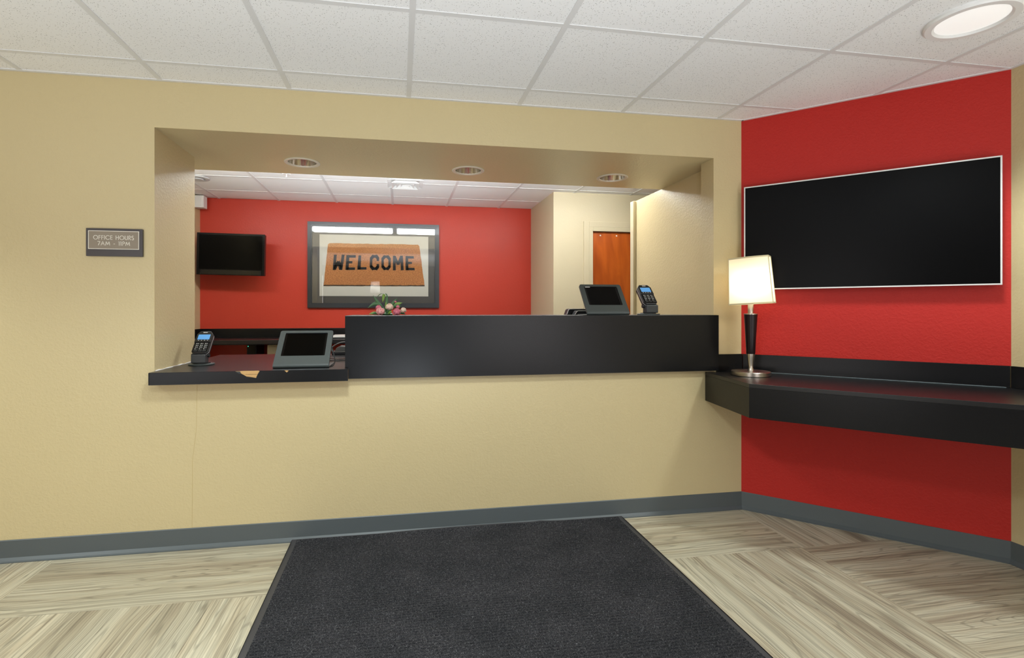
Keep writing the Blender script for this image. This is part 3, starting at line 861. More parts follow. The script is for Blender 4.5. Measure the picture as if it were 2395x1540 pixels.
# ================================================================== FLOOR MAT
t = thing('floor_mat', 'charcoal ribbed entrance mat with a rubber border in front of the counter', 'mat', (0, 0, 0))
MX0, MX1, MY0, MY1 = -0.545, 1.262, -2.40, -0.014
def lift(x, y):
    a = max(0.0, 1 - abs(y - MY1) / 0.05); a = a * a * (3 - 2 * a)
    return a * (0.0075 + 0.007 * max(0, math.sin((x + 0.1) * 3.1)) * (x > -0.1) + 0.004 * math.exp(-((x - 0.78) / 0.03) ** 2))
bm = NB()
bw = 0.026
xsn = [MX0 + (MX1 - MX0) * k / 60 for k in range(61)]
def mrow(y, z): return [bm.verts.new((x, y, z + lift(x, y))) for x in xsn]
rows = [mrow(MY1, 0.0005), mrow(MY1, 0.004), mrow(MY1 - 0.03, 0.004), mrow(MY1 - 0.06, 0.004), mrow(MY0, 0.004), mrow(MY0, 0.0005)]
for a, b in zip(rows, rows[1:]):
    for k in range(60): bm.faces.new((a[k], a[k + 1], b[k + 1], b[k]))
for side in (0, 60):
    lo = [r_[side] for r_ in rows]
    bm.faces.new(lo if side else lo[::-1])
obj('rubber_border', bm, M['rubber'], t)
bm = NB()
PITCH = 0.0165
y = MY1 - 0.012
cx = [MX0 + bw + (MX1 - MX0 - 2 * bw) * k / 50 for k in range(51)]
prof = []
while y > MY0 + bw:
    prof += [(y, 0.0045), (y - 0.003, 0.0085), (y - 0.009, 0.009), (y - 0.0125, 0.0085), (y - 0.0155, 0.0045)]
    y -= PITCH
prev = None
rn = random.Random(3)
for (yy, z) in prof:
    row = [bm.verts.new((x, yy, z + lift(x, yy) + rn.uniform(-0.0006, 0.0006))) for x in cx]
    if prev:
        for k in range(50): bm.faces.new((prev[k], prev[k + 1], row[k + 1], row[k]))
    prev = row
obj('ribbed_pile', bm, M['carpet'], t, True, kind='stuff')

# ================================================================== WALL SIGN (stroke lettering)
def arc(cx, cy, rx, ry, a0, a1, n=18):
    return [(cx + rx * math.cos(R(a0 + (a1 - a0) * k / n)), cy + ry * math.sin(R(a0 + (a1 - a0) * k / n))) for k in range(n + 1)]
GL = {   # (advance width, strokes) with cap height 1
    'O': (1.02, [arc(0.51, 0.5, 0.47, 0.47, 0, 360, 28)]),
    'F': (0.46, [[(0.06, 0), (0.06, 0.97)], [(0.06, 0.97), (0.44, 0.97)], [(0.06, 0.54), (0.42, 0.54)]]),
    'I': (0.16, [[(0.08, 0), (0.08, 1)]]),
    'C': (0.90, [arc(0.50, 0.5, 0.47, 0.47, 42, 318, 24)]),
    'E': (0.50, [[(0.06, 0), (0.06, 1)], [(0.06, 0.97), (0.46, 0.97)], [(0.06, 0.54), (0.45, 0.54)], [(0.06, 0.03), (0.46, 0.03)]]),
    'H': (0.70, [[(0.06, 0), (0.06, 1)], [(0.62, 0), (0.62, 1)], [(0.06, 0.54), (0.62, 0.54)]]),
    'U': (0.66, [[(0.06, 1), (0.06, 0.30)] + arc(0.33, 0.30, 0.27, 0.28, 180, 360, 14) + [(0.60, 1)]]),
    'R': (0.54, [[(0.06, 0), (0.06, 0.97)], [(0.06, 0.97), (0.25, 0.97)] + arc(0.25, 0.73, 0.23, 0.24, 90, -90, 12) + [(0.06, 0.49)], [(0.20, 0.49), (0.50, 0)]]),
    'S': (0.54, [arc(0.27, 0.76, 0.20, 0.22, 40, 270, 16)[:-1] + arc(0.27, 0.27, 0.23, 0.26, 90, -150, 16)]),
    '7': (0.58, [[(0.04, 0.97), (0.54, 0.97)], [(0.54, 0.97), (0.20, 0)]]),
    'A': (0.80, [[(0.02, 0), (0.39, 1)], [(0.39, 1), (0.76, 0)], [(0.15, 0.34), (0.63, 0.34)]]),
    'M': (0.98, [[(0.04, 0), (0.17, 1)], [(0.17, 1), (0.48, 0.10)], [(0.48, 0.10), (0.79, 1)], [(0.79, 1), (0.92, 0)]]),
    '-': (0.34, [[(0.04, 0.36), (0.28, 0.36)]]),
    '1': (0.24, [[(0.14, 0), (0.14, 0.97)], [(0.14, 0.97), (0.02, 0.97)]]),
    'P': (0.54, [[(0.06, 0), (0.06, 0.97)], [(0.06, 0.97), (0.25, 0.97)] + arc(0.25, 0.72, 0.24, 0.25, 90, -90, 12) + [(0.06, 0.47)]]),
    ' ': (0.42, []),
}
def ribbon(bm, pl, wd, z0, z1, M_, fmap):
    """one mitred strip of constant width along the polyline, extruded z0..z1"""
    P = [Vector(p) for p in pl]
    closed = (P[0] - P[-1]).length < 1e-7 and len(P) > 3
    if closed: P = P[:-1]
    n = len(P)
    Lf, Rt = [], []
    for k in range(n):
        a = P[(k - 1) % n] if (closed or k > 0) else None
        b = P[(k + 1) % n] if (closed or k < n - 1) else None
        d0 = (P[k] - a).normalized() if a is not None else (b - P[k]).normalized()
        d1 = (b - P[k]).normalized() if b is not None else d0
        n0 = Vector((-d0.y, d0.x)); n1 = Vector((-d1.y, d1.x))
        m = (n0 + n1)
        m = m.normalized() if m.length > 1e-6 else n0
        c = max(0.45, m.dot(n0))
        q = P[k]
        if not closed and k == 0: q = q - d1 * wd * 0.3
        if not closed and k == n - 1: q = q + d0 * wd * 0.3
        Lf.append(fmap(q + m * (wd / 2 / c))); Rt.append(fmap(q - m * (wd / 2 / c)))
    V = [[bm.verts.new(M_ @ Vector((p[0], p[1], z))) for p in side] for z in (z0, z1) for side in (Lf, Rt)]
    l0, r0, l1, r1 = V
    for k in range(n if closed else n - 1):
        q = (k + 1) % n
        bm.faces.new((l1[k], r1[k], r1[q], l1[q])); bm.faces.new((l0[k], l0[q], r0[q], r0[k]))
        bm.faces.new((l0[k], l1[k], l1[q], l0[q])); bm.faces.new((r0[k], r0[q], r1[q], r1[k]))
    if not closed:
        bm.faces.new((l0[0], r0[0], r1[0], l1[0])); bm.faces.new((l0[-1], l1[-1], r1[-1], r0[-1]))
def text_line(s, x0, x1, z0, z1, wd, Y, th, m, par, name):
    adv = sum(GL[c][0] for c in s) + 0.16 * (len(s) - 1)
    sx = (x1 - x0) / adv; sz = z1 - z0
    cur = 0.0
    bm = NB()
    for c in s:
        a, st = GL[c]
        for pl in st:
            ribbon(bm, [(x0 + (cur + px) * sx, z0 + py * sz) for px, py in pl], wd, 0, th, front(Y), lambda v: (v.x, v.y))
        cur += a + 0.16
    return obj(name, bm, m, par)
t = thing('office_hours_sign', 'small dark wall sign reading OFFICE HOURS 7AM - 11PM', 'sign', (0, 0, 0))
bm = NB(); prism(bm, rrect(-1.499, -1.2485, 1.461, 1.597, 0.002, 2), 0.0, 0.011, front(-0.0005), bev=0.001); obj('sign_plate', bm, M['sign_dark'], t)
bm = NB(); box(bm, -1.4865, -1.2665, -0.0125, -0.0113, 1.498, 1.583); obj('message_panel', bm, M['sign_panel'], t)
bm = NB(); ring(bm, (-1.489, -1.264, 1.4955, 1.5855), (-1.4862, -1.2668, 1.4983, 1.5827), 0.0, 0.0015, front(-0.0113)); obj('panel_border', bm, M['sign_white'], t)
text_line('OFFICE HOURS', -1.466, -1.287, 1.5425, 1.5625, 0.0023, -0.0125, 0.0006, M['sign_white'], t, 'hours_lettering')
text_line('7AM - 11PM', -1.448, -1.304, 1.5145, 1.5335, 0.0023, -0.0125, 0.0006, M['sign_white'], t, 'hours_lettering')

# ================================================================== FRAMED PICTURE
PY = 2.849
t = thing('framed_picture', 'black framed print of a doormat reading WELCOME on the red office wall', 'picture', (0, 0, 0))
Fo = (-0.947, 0.432, 1.220, 2.128); Fi = (-0.903, 0.386, 1.270, 2.083)
bm = NB(); ring(bm, Fo, Fi, 0.0, 0.03, front(PY)); ring(bm, (Fo[0] + .004, Fo[1] - .004, Fo[2] + .004, Fo[3] - .004), (Fi[0] - .012, Fi[1] + .012, Fi[2] - .012, Fi[3] + .012), 0.03, 0.034, front(PY))
obj('frame', bm, M['frame'], t)
bm = NB(); box(bm, Fi[0] - 0.006, Fi[1] + 0.006, PY - 0.012, PY - 0.001, Fi[2] - 0.006, Fi[3] + 0.006); obj('backing_board', bm, M['backing'], t)
bm = NB(); box(bm, -0.828, 0.315, PY - 0.0135, PY - 0.0122, 1.345, 1.998); obj('paper', bm, M['paper'], t)
# doormat print
rn = random.Random(5)
def edge(p, q, n, amp): return [(p[0] + (q[0] - p[0]) * k / n + (rn.uniform(-amp, amp) if 0 < k < n else 0), p[1] + (q[1] - p[1]) * k / n + (rn.uniform(-amp, amp) if 0 < k < n else 0)) for k in range(n)]
TLc, TRc, BRc, BLc = (-0.740, 1.897), (0.214, 1.906), (0.276, 1.456), (-0.787, 1.450)
out = edge((-0.725, 1.905), (0.203, 1.910), 24, 0.0025) + edge((0.203, 1.910), (0.218, 1.893), 3, 0) + edge((0.218, 1.893), BRc, 14, 0.002) + edge(BRc, BLc, 30, 0.002) + edge(BLc, (-0.742, 1.893), 14, 0.002) + edge((-0.742, 1.893), (-0.725, 1.905), 3, 0)
bm = NB(); prism(bm, out, 0.0, 0.0006, front(PY - 0.0135)); obj('printed_doormat', bm, M['coir'], t)
bot = edge((-0.786, 1.462), (0.275, 1.468), 40, 0.003) + edge((0.275, 1.468), BRc, 2, 0) + edge(BRc, BLc, 30, 0.001) + edge(BLc, (-0.786, 1.462), 2, 0)
bm = NB(); prism(bm, bot, 0.0, 0.0004, front(PY - 0.0141)); obj('doormat_edge', bm, M['ink_edge'], t)
def quadmap(q):
    TL, TR, BR, BL = [Vector(p) for p in q]
    return lambda v: tuple((BL * (1 - v.x) + BR * v.x) * (1 - v.y) + (TL * (1 - v.x) + TR * v.x) * v.y)
WEL = [
 ('W', [(-0.682, 1.784), (-0.570, 1.786), (-0.594, 1.623), (-0.696, 1.621)], [([(0.14, 1), (0.16, 0)], .27), ([(0.86, 1), (0.86, 0)], .27), ([(0.22, 0.06), (0.5, 0.56)], .26), ([(0.5, 0.56), (0.80, 0.06)], .26), ([(0.14, 0.38), (0.86, 0.38)], .22)]),
 ('E', [(-0.553, 1.782), (-0.446, 1.784), (-0.456, 1.624), (-0.563, 1.623)], [([(0.15, 0), (0.15, 1)], .30), ([(0.1, 0.91), (0.92, 0.91)], .17), ([(0.1, 0.52), (0.62, 0.52)], .16), ([(0.1, 0.09), (0.92, 0.09)], .17)]),
 ('L', [(-0.429, 1.781), (-0.340, 1.782), (-0.335, 1.63), (-0.443, 1.628)], [([(0.18, 0), (0.18, 1)], .32), ([(0.1, 0.09), (0.92, 0.09)], .17)]),
 ('C', [(-0.311, 1.787), (-0.21, 1.789), (-0.21, 1.628), (-0.314, 1.626)], [([(0.86, 0.66), (0.86, 0.78), (0.70, 0.91), (0.36, 0.91), (0.16, 0.76), (0.16, 0.24), (0.36, 0.09), (0.70, 0.09), (0.86, 0.22), (0.86, 0.34)], .26)]),
 ('O', [(-0.189, 1.785), (-0.087, 1.787), (-0.087, 1.629), (-0.189, 1.628)], [([(0.34, 0.91), (0.66, 0.91), (0.86, 0.76), (0.86, 0.24), (0.66, 0.09), (0.34, 0.09), (0.14, 0.24), (0.14, 0.76), (0.34, 0.91)], .25)]),
 ('M', [(-0.066, 1.784), (0.041, 1.786), (0.048, 1.628), (-0.066, 1.626)], [([(0.14, 0), (0.14, 1)], .27), ([(0.88, 0), (0.86, 1)], .27), ([(0.18, 0.92), (0.5, 0.40)], .24), ([(0.5, 0.40), (0.82, 0.92)], .24)]),
 ('E', [(0.069, 1.783), (0.162, 1.784), (0.173, 1.629), (0.069, 1.628)], [([(0.15, 0), (0.15, 1)], .30), ([(0.1, 0.91), (0.95, 0.91)], .17), ([(0.1, 0.52), (0.70, 0.52)], .16), ([(0.1, 0.09), (0.95, 0.09)], .17)])]
for k_, (ch, q, st) in enumerate(WEL):
    bm = NB(); fm = quadmap(q)
    for pl, wd in st:
        # horizontal strokes are wider in x than in y: scale width by aspect
        for p, r_ in zip(pl, pl[1:]):
            dx, dy = r_[0] - p[0], r_[1] - p[1]
            ww = wd if abs(dy) > abs(dx) * 0.6 else (wd if wd < 0.23 else wd * 0.7)
            P_, Q_ = Vector(p), Vector(r_)
            d = (Q_ - P_).normalized(); n_ = Vector((-d.y, d.x)) * ww / 2
            ex = d * 0.06 if len(pl) > 2 else d * 0.0
            prism(bm, [fm(P_ - ex - n_), fm(Q_ + ex - n_), fm(Q_ + ex + n_), fm(P_ - ex + n_)], 0.0, 0.0004, front(PY - 0.0141))
    obj('letter', bm, M['ink'], t)
bm = NB(); box(bm, Fi[0] - 0.004, Fi[1] + 0.004, PY - 0.021, PY - 0.019, Fi[2] - 0.004, Fi[3] + 0.004); obj('glass_pane', bm, M['pane'], t)

# ================================================================== TELEVISIONS
t = thing('wall_television', 'small black television on a bracket in the office corner', 'television', (-1.627, 2.60, 1.745), R(-2.5))
Rt = Matrix.Rotation(R(1.0), 4, 'Y')
Mt = Rt
bm = NB(); box(bm, -0.315, 0.315, -0.004, 0.045, -0.205, 0.203, 0.006, 2, Mt); obj('television_housing', bm, M['tv_plastic'], t)
bm = NB(); ring(bm, (-0.316, 0.316, -0.206, 0.204), (-0.294, 0.294, -0.150, 0.186), 0.0045, 0.012, Mt @ front(0)); obj('television_bezel', bm, M['tv_plastic'], t)
bm = NB(); box(bm, -0.294, 0.294, -0.0085, -0.004, -0.150, 0.186, 0.0, 1, Mt); obj('television_screen', bm, M['screen'], t)
bm = NB(); box(bm, -0.28, 0.28, -0.0155, -0.012, -0.200, -0.156, 0.0012, 2, Mt); obj('speaker_bar', bm, plain('gloss_speaker_bar', (0.003, 0.003, 0.004), 0.04), t)
bm = NB(); box(bm, -0.11, 0.11, 0.046, 0.062, -0.11, 0.11, 0.003); box(bm, -0.03, 0.03, 0.06, 0.20, -0.03, 0.03, 0.003); box(bm, -0.07, 0.07, 0.198, 0.212, -0.12, 0.12, 0.003, 2); obj('wall_bracket', bm, M['plastic'], t)
bm = NB(); lathe(bm, [(0, 0.002), (0.004, 0.002), (0.005, 0)], 12, M=Mt @ Matrix.Translation((-0.277, -0.012, -0.195)) @ Matrix.Rotation(R(90), 4, 'X')); obj('power_light', bm, M['keymark'], t)

# big one on the angled wall: local x runs along the wall, -y out of it
TVA = -R(45)
t = thing('large_television', 'large flat black television with a thin silver rim on the angled red wall', 'television', (*w2(0.5466 + 0.025, 0.002), 1.621), TVA)
hw, hh = 0.548, 0.304
bm = NB(); box(bm, -hw + 0.004, hw - 0.004, -0.05, -0.004, -hh + 0.004, hh - 0.004, 0.003); obj('television_housing', bm, M['plastic'], t)
bm = NB(); ring(bm, (-hw, hw, -hh, hh), (-hw + 0.0065, hw - 0.0065, -hh + 0.0065, hh - 0.0065), 0.03, 0.056, front(0)); obj('television_rim', bm, M['silver'], t, label='thin silver rim')
bm = NB(); box(bm, -hw + 0.0065, hw - 0.0065, -0.054, -0.050, -hh + 0.0065, hh - 0.0065); obj('television_screen', bm, plain('matte_tv_glass', (0.0012, 0.0012, 0.0014), 0.28, spec=0.10), t)
bm = NB(); box(bm, -0.2, 0.2, -0.004, 0.0, -0.15, 0.15); obj('mount_plate', bm, M['plastic'], t)

# ================================================================== TABLE LAMP
LXY = (1.955, -0.197)
t = thing('table_lamp', 'lit table lamp with a cream shade and dark wood stem on the wall counter', 'lamp', (*LXY, WZ1 + 0.0005))
bm = NB(); lathe(bm, [(0, 0), (0.099, 0), (0.101, 0.002), (0.101, 0.022), (0.099, 0.0245), (0.02, 0.0255), (0, 0.0255)], 56); obj('base', bm, M['nickel'], t, True)
bm = NB(); lathe(bm, [(0.0175, 0.0256), (0.0165, 0.034), (0.0125, 0.042), (0.0145, 0.060), (0.0185, 0.095), (0.0225, 0.118), (0.0225, 0.121), (0.0, 0.121)], 32); obj('lower_stem', bm, M['nickel'], t, True)
bm = NB(); lathe(bm, [(0, 0.1212), (0.0215, 0.1212), (0.0232, 0.127), (0.029, 0.24), (0.0345, 0.343), (0, 0.343)], 32); obj('wood_column', bm, M['darkwood'], t, True)
bm = NB(); lathe(bm, [(0, 0.3432), (0.0365, 0.3432), (0.0365, 0.3475), (0.0148, 0.3495), (0.0148, 0.41), (0.011, 0.415), (0.011, 0.45), (0.017, 0.455), (0.017, 0.49), (0, 0.49)], 32); obj('neck', bm, M['nickel'], t, True)
bm = NB(); lathe(bm, [(0, 0.49), (0.014, 0.492), (0.02, 0.51), (0.03, 0.535), (0.026, 0.56), (0, 0.572)], 20); bulb = obj('bulb', bm, M['bulb'], t, True)
bulb.visible_shadow = True
# shade : bowed front and back with narrow flat sides, slightly crooked
MS = Matrix.Translation((0, 0, 0.533)) @ Matrix.Rotation(R(-3.2), 4, Vector((0.6, 0.8, 0))) @ Matrix.Rotation(R(-46), 4, 'Z')
def shade_outline(a, b, bulge):
    pts = []
    for k in range(17):
        x = -a + 2 * a * k / 16; pts.append((x, -b - bulge * (1 - (x / a) ** 2)))
    for k in range(17):
        x = a - 2 * a * k / 16; pts.append((x, b + bulge * (1 - (x / a) ** 2)))
    return pts
def shade_ring(bm, s, z, off=0.0):
    a = 0.1105 + (0.100 - 0.1105) * s + off; b = 0.05 + (0.044 - 0.05) * s + off
    return [bm.verts.new(MS @ Vector((p[0], p[1], z))) for p in shade_outline(a, b, 0.028)]
Z0, Z1 = -0.1315, 0.1315
bm = NB(); r0 = shade_ring(bm, 0, Z0); r1 = shade_ring(bm, 0.5, 0.0); r2 = shade_ring(bm, 1, Z1)
for a, b in ((r0, r1), (r1, r2)):
    for k in range(len(a)): bm.faces.new((a[k], a[(k + 1) % len(a)], b[(k + 1) % len(a)], b[k]))
obj('shade', bm, M['shade'], t, True)
def trim_band(z0, z1):
    bm = NB(); s0 = (z0 - Z0) / (Z1 - Z0); s1 = (z1 - Z0) / (Z1 - Z0)
    A = shade_ring(bm, s0, z0, 0.0008); B = shade_ring(bm, s1, z1, 0.0008); A2 = shade_ring(bm, s0, z0, -0.0008); B2 = shade_ring(bm, s1, z1, -0.0008)
    n = len(A)
    for k in range(n):
        j = (k + 1) % n
        bm.faces.new((A[k], A[j], B[j], B[k])); bm.faces.new((A2[k], B2[k], B2[j], A2[j])); bm.faces.new((A[k], A2[k], A2[j], A[j])); bm.faces.new((B[k], B[j], B2[j], B2[k]))
    obj('shade_trim', bm, M['shade_trim'], t, True)
trim_band(Z0 - 0.001, Z0 + 0.007); trim_band(Z1 - 0.007, Z1 + 0.001)
for sx in (-1, 1):
    for sy in (-1, 1):
        bm = NB()
        p0 = Vector((sx * 0.1105, sy * 0.05, Z0)); p1 = Vector((sx * 0.100, sy * 0.044, Z1))
        tube(bm, [MS @ p0, MS @ p1], 0.0022, 6); obj('shade_seam', bm, M['shade_trim'], t, True)
bm = NB()
for a in (0, 60, 120):
    d = Vector((math.cos(R(a)), math.sin(R(a)), 0))
    tube(bm, [MS @ (d * 0.05 + Vector((0, 0, 0.10))), MS @ (-d * 0.05 + Vector((0, 0, 0.10)))], 0.0015, 5)
tube(bm, [Vector((0, 0, 0.572)), MS @ Vector((0, 0, 0.105))], 0.0025, 6)
obj('shade_spider', bm, M['nickel'], t)

# floor lamps in the lobby behind the viewpoint (one is mirrored in the picture glass)
tl = ['slim lit floor lamp mirrored in the framed picture']
for n_, (x, y, p_) in enumerate(TORCHIERES):
    t = thing('floor_lamp', tl[n_], 'lamp', (x, y, 0))
    bm = NB(); lathe(bm, [(0, 0), (0.14, 0), (0.14, 0.015), (0.02, 0.025), (0, 0.025)], 32); obj('base', bm, M['nickel'], t, True)
    bm = NB(); lathe(bm, [(0, 0.025), (0.012, 0.025), (0.012, 1.62), (0, 1.62)], 16); obj('pole', bm, M['nickel'], t, True)
    bm = NB(); lathe(bm, [(0.115, 1.60), (0.098, 1.86)], 32); obj('lamp_shade', bm, M['shade2'], t, True)

# ================================================================== CARD TERMINALS
def card_terminal(loc, label):
    t = thing('card_terminal', label, 'card reader', loc, 0, 'card terminals on the counters')
    bm = NB(); lathe(bm, [(0, 0), (0.064, 0), (0.066, 0.002), (0.066, 0.0065), (0.064, 0.008), (0, 0.008)], 40); obj('base_disc', bm, M['steel_grey'], t, True)
    bm = NB(); lathe(bm, [(0, 0.008), (0.046, 0.008), (0.046, 0.0125), (0.03, 0.0135), (0.03, 0.02), (0, 0.02)], 32, c=(0, 0.004, 0)); obj('swivel_disc', bm, M['plastic'], t, True)
    bm = NB(); box(bm, -0.037, 0.037, -0.052, 0.0, 0.0125, 0.060, 0.005, 2); obj('stand_block', bm, M['plastic_grey'], t)
    bm = NB(); tube(bm, [(-0.046, -0.012, 0.052), (0.046, -0.012, 0.052)], 0.011, 14); obj('hinge', bm, M['plastic'], t, True)
    A = R(46)
    # local frame: x across, u up along the tilted face, n out of the face
    O = Vector((0, -0.042, 0.070))
    U = Vector((0, math.cos(A), math.sin(A))); Nn = Vector((0, -math.sin(A), math.cos(A)))
    Mx = Matrix(((1, U.x, Nn.x, O.x), (0, U.y, Nn.y, O.y), (0, U.z, Nn.z, O.z), (0, 0, 0, 1)))
    body = [(-0.031, 0.0), (0.031, 0.0), (0.0435, 0.016), (0.0435, 0.136), (0.028, 0.158), (-0.028, 0.158), (-0.0435, 0.136), (-0.0435, 0.016)]
    up_ = [(-0.0425, 0.078), (0.0425, 0.078), (0.0415, 0.136), (0.027, 0.157), (-0.027, 0.157), (-0.0415, 0.136)]
    bm = NB(); prism(bm, body, -0.036, -0.006, Mx, bev=0.003); obj('reader_body', bm, M['plastic'], t)
    bm = NB(); prism(bm, [(x * 1.012, y_) for x, y_ in body], -0.019, -0.0165, Mx); obj('side_trim', bm, M['silver'], t, label='thin silver side trim')
    bm = NB(); prism(bm, up_, -0.0075, 0.0, Mx, bev=0.002); obj('display_cover', bm, M['plastic'], t)
    bm = NB(); box(bm, -0.031, 0.031, 0.096, 0.132, 0.0002, 0.0012, 0.0, 1, Mx); obj('display', bm, M['lcd'], t, label='lit blue display')
    bm = NB(); box(bm, -0.011, 0.011, 0.145, 0.150, 0.0002, 0.0008, 0.0, 1, Mx); obj('maker_mark', bm, M['keymark'], t)
    bm = NB(); box(bm, -0.036, 0.036, 0.008, 0.075, -0.0065, -0.004, 0.001, 1, Mx); obj('keypad', bm, M['tv_plastic'], t)
    bmk, bmm = NB(), NB()
    for r_ in range(5):
        for c_ in range(3):
            kx = -0.0225 + c_ * 0.0225; ku = 0.068 - r_ * 0.0128
            box(bmk, kx - 0.0095, kx + 0.0095, ku - 0.0045, ku + 0.0045, -0.0042, -0.002, 0.0008, 1, Mx)
            if r_ < 4:
                box(bmm, kx - 0.006, kx - 0.002, ku - 0.0022, ku + 0.0022, -0.002, -0.0016, 0, 1, Mx)
                if r_ < 3: box(bmm, kx + 0.001, kx + 0.0065, ku - 0.0012, ku + 0.0012, -0.002, -0.0016, 0, 1, Mx)
    for c_ in range(4): box(bmm, -0.026 + c_ * 0.0155, -0.020 + c_ * 0.0155, 0.0885, 0.0915, 0.0002, 0.0006, 0, 1, Mx)
    obj('keys', bmk, M['plastic_grey'], t, kind='stuff'); obj('key_marks', bmm, M['keymark'], t, kind='stuff')
    bm = NB(); prism(bm, [(-0.034, 0.0), (0.034, 0.0), (0.034, 0.085), (-0.034, 0.085)], -0.050, -0.037, Mx, bev=0.002); obj('cradle', bm, M['plastic'], t)
    bm = NB(); box(bm, -0.022, 0.022, -0.0005, 0.004, -0.03, -0.022, 0, 1, Mx); obj('card_slot', bm, M['lcd'] if False else M['ink'], t)
    return t
card_terminal((-1.083, 0.285, LZ + 0.0003), 'black card terminal with blue screen on the low counter')
card_terminal((1.476, 0.075, HZ + 0.0003), 'black card terminal with blue screen on the high service ledge')

# ================================================================== TABLET STANDS
def tablet(loc, label, wdt, Ln, ang, rot=0):
    t = thing('tablet_stand', label, 'tablet', loc, rot, 'tablets on the counters')
    A = R(ang); h = wdt / 2
    bm = NB(); box(bm, -h, h, 0.010, Ln * math.cos(A) * 0.95 + 0.03, 0.0, 0.005, 0.0015); obj('foot_plate', bm, M['steel_grey'], t)
    # rolled front edge
    prof = []
    n = 8; rr = 0.012
    for k in range(n + 1):
        th = R(-90) - (R(180) - A) * k / n
        prof.append((0.012 + rr * math.cos(th), rr + rr * math.sin(th)))
    inner = [(0.012 + (rr - 0.005) * math.cos(R(-90) - (R(180) - A) * k / n), rr + (rr - 0.005) * math.sin(R(-90) - (R(180) - A) * k / n)) for k in range(n, -1, -1)]
    Mp = Matrix(((0, 0, 1, 0), (1, 0, 0, 0), (0, 1, 0, 0), (0, 0, 0, 1)))
    bm = NB(); prism(bm, prof + inner, -h, h, Mp); obj('rolled_edge', bm, M['steel_grey'], t, True)
    y0, z0 = prof[-1]
    U = Vector((0, math.cos(A), math.sin(A))); Nn = Vector((0, -math.sin(A), math.cos(A)))
    Mx = Matrix(((1, U.x, Nn.x, 0), (0, U.y, Nn.y, y0), (0, U.z, Nn.z, z0), (0, 0, 0, 1)))
    L_ = Ln - 0.012
    sx = h * 0.80; u0 = L_ * 0.24; u1 = L_ * 0.93
    # face with a cut-out: outer rounded at the top
    bm = NB()
    outl = [(-h, 0), (h, 0)] + [(h - 0.012 + 0.012 * math.cos(R(a)), L_ - 0.012 + 0.012 * math.sin(R(a))) for a in range(0, 91, 15)] + [(-h + 0.012 + 0.012 * math.cos(R(a)), L_ - 0.012 + 0.012 * math.sin(R(a))) for a in range(90, 181, 15)]
    inn = rrect(-sx, sx, u0, u1, 0.005, 3)
    eds = []
    def lp(pts):
        vs = [bm.verts.new((p[0], p[1], 0)) for p in pts]
        for i in range(len(vs)): eds.append(bm.edges.new((vs[i], vs[(i + 1) % len(vs)])))
    lp(outl); lp(inn)
    bmesh.ops.triangle_fill(bm, edges=eds, use_beauty=True, use_dissolve=False)
    g_ = bmesh.ops.extrude_face_region(bm, geom=list(bm.faces))
    for v in g_['geom']:
        if isinstance(v, bmesh.types.BMVert): v.co.z -= 0.014
    for v in bm.verts: v.co = Mx @ v.co
    obj('face_plate', bm, M['steel_grey'], t)
    bm = NB(); box(bm, -sx - 0.001, sx + 0.001, u0 - 0.001, u1 + 0.001, -0.012, -0.005, 0, 1, Mx); obj('tablet_screen', bm, M['screen'], t)
    bm = NB(); ring(bm, (-sx, sx, u0, u1), (-sx + 0.011, sx - 0.011, u0 + 0.004, u1 - 0.004), -0.005, -0.0042, Mx); obj('screen_border', bm, M['tv_plastic'], t)
    bm = NB(); box(bm, -h * 0.35, h * 0.35, L_ * 0.1, L_ * 0.9, -0.026, -0.0145, 0.004, 2, Mx); obj('rear_cover', bm, M['plastic_grey'], t)
    return t, Mx, L_, h
tabL = tablet((-0.506, 0.012, LZ + 0.0003), 'grey tablet stand with a black screen on the low counter', 0.281, 0.268, 41)
tabR, MxR, LR, hR = tablet((1.188, -0.008, HZ + 0.0003), 'grey tablet stand with a black screen on the high service ledge', 0.258, 0.222, 51)
bm = NB(); box(bm, -0.095, -0.065, LR * 0.905, LR * 0.925, -0.0045, -0.0035, 0, 1, MxR); obj('status_bar', bm, M['keymark'], tabR, label='short white mark on the screen')

# cables by the left tablet
t = thing('tablet_cable', 'thin black cable hanging from the tablet on the low counter', 'cable', (0, 0, 0))
bm = NB(); tube(bm, spline([(-0.372, 0.15, 1.00), (-0.362, 0.135, 0.985), (-0.352, 0.12, 0.95), (-0.346, 0.11, 0.92), (-0.352, 0.085, 0.8975), (-0.368, 0.06, 0.8965)], 6), 0.0026, 7); obj('cord', bm, M['cable'], t, True)
t = thing('power_cord', 'black power cord lying across the low counter beside the tablet', 'cable', (0, 0, 0))
bm = NB(); tube(bm, spline([(-0.46, 0.40, 0.8965), (-0.38, 0.36, 0.8965), (-0.33, 0.37, 0.8965), (-0.29, 0.42, 0.8965)], 6), 0.0028, 7); obj('cord', bm, M['cable'], t, True)
t = thing('white_cord', 'brown cord running behind the tablet on the low counter', 'cable', (0, 0, 0))
t.name = 'data_cord'
bm = NB(); tube(bm, spline([(-0.46, 0.55, 0.8965), (-0.40, 0.50, 0.8965), (-0.35, 0.47, 0.8965), (-0.29, 0.54, 0.8965)], 6), 0.0028, 7); obj('cord', bm, plain('brown_cord', (0.07, 0.025, 0.015), 0.5), t, True)

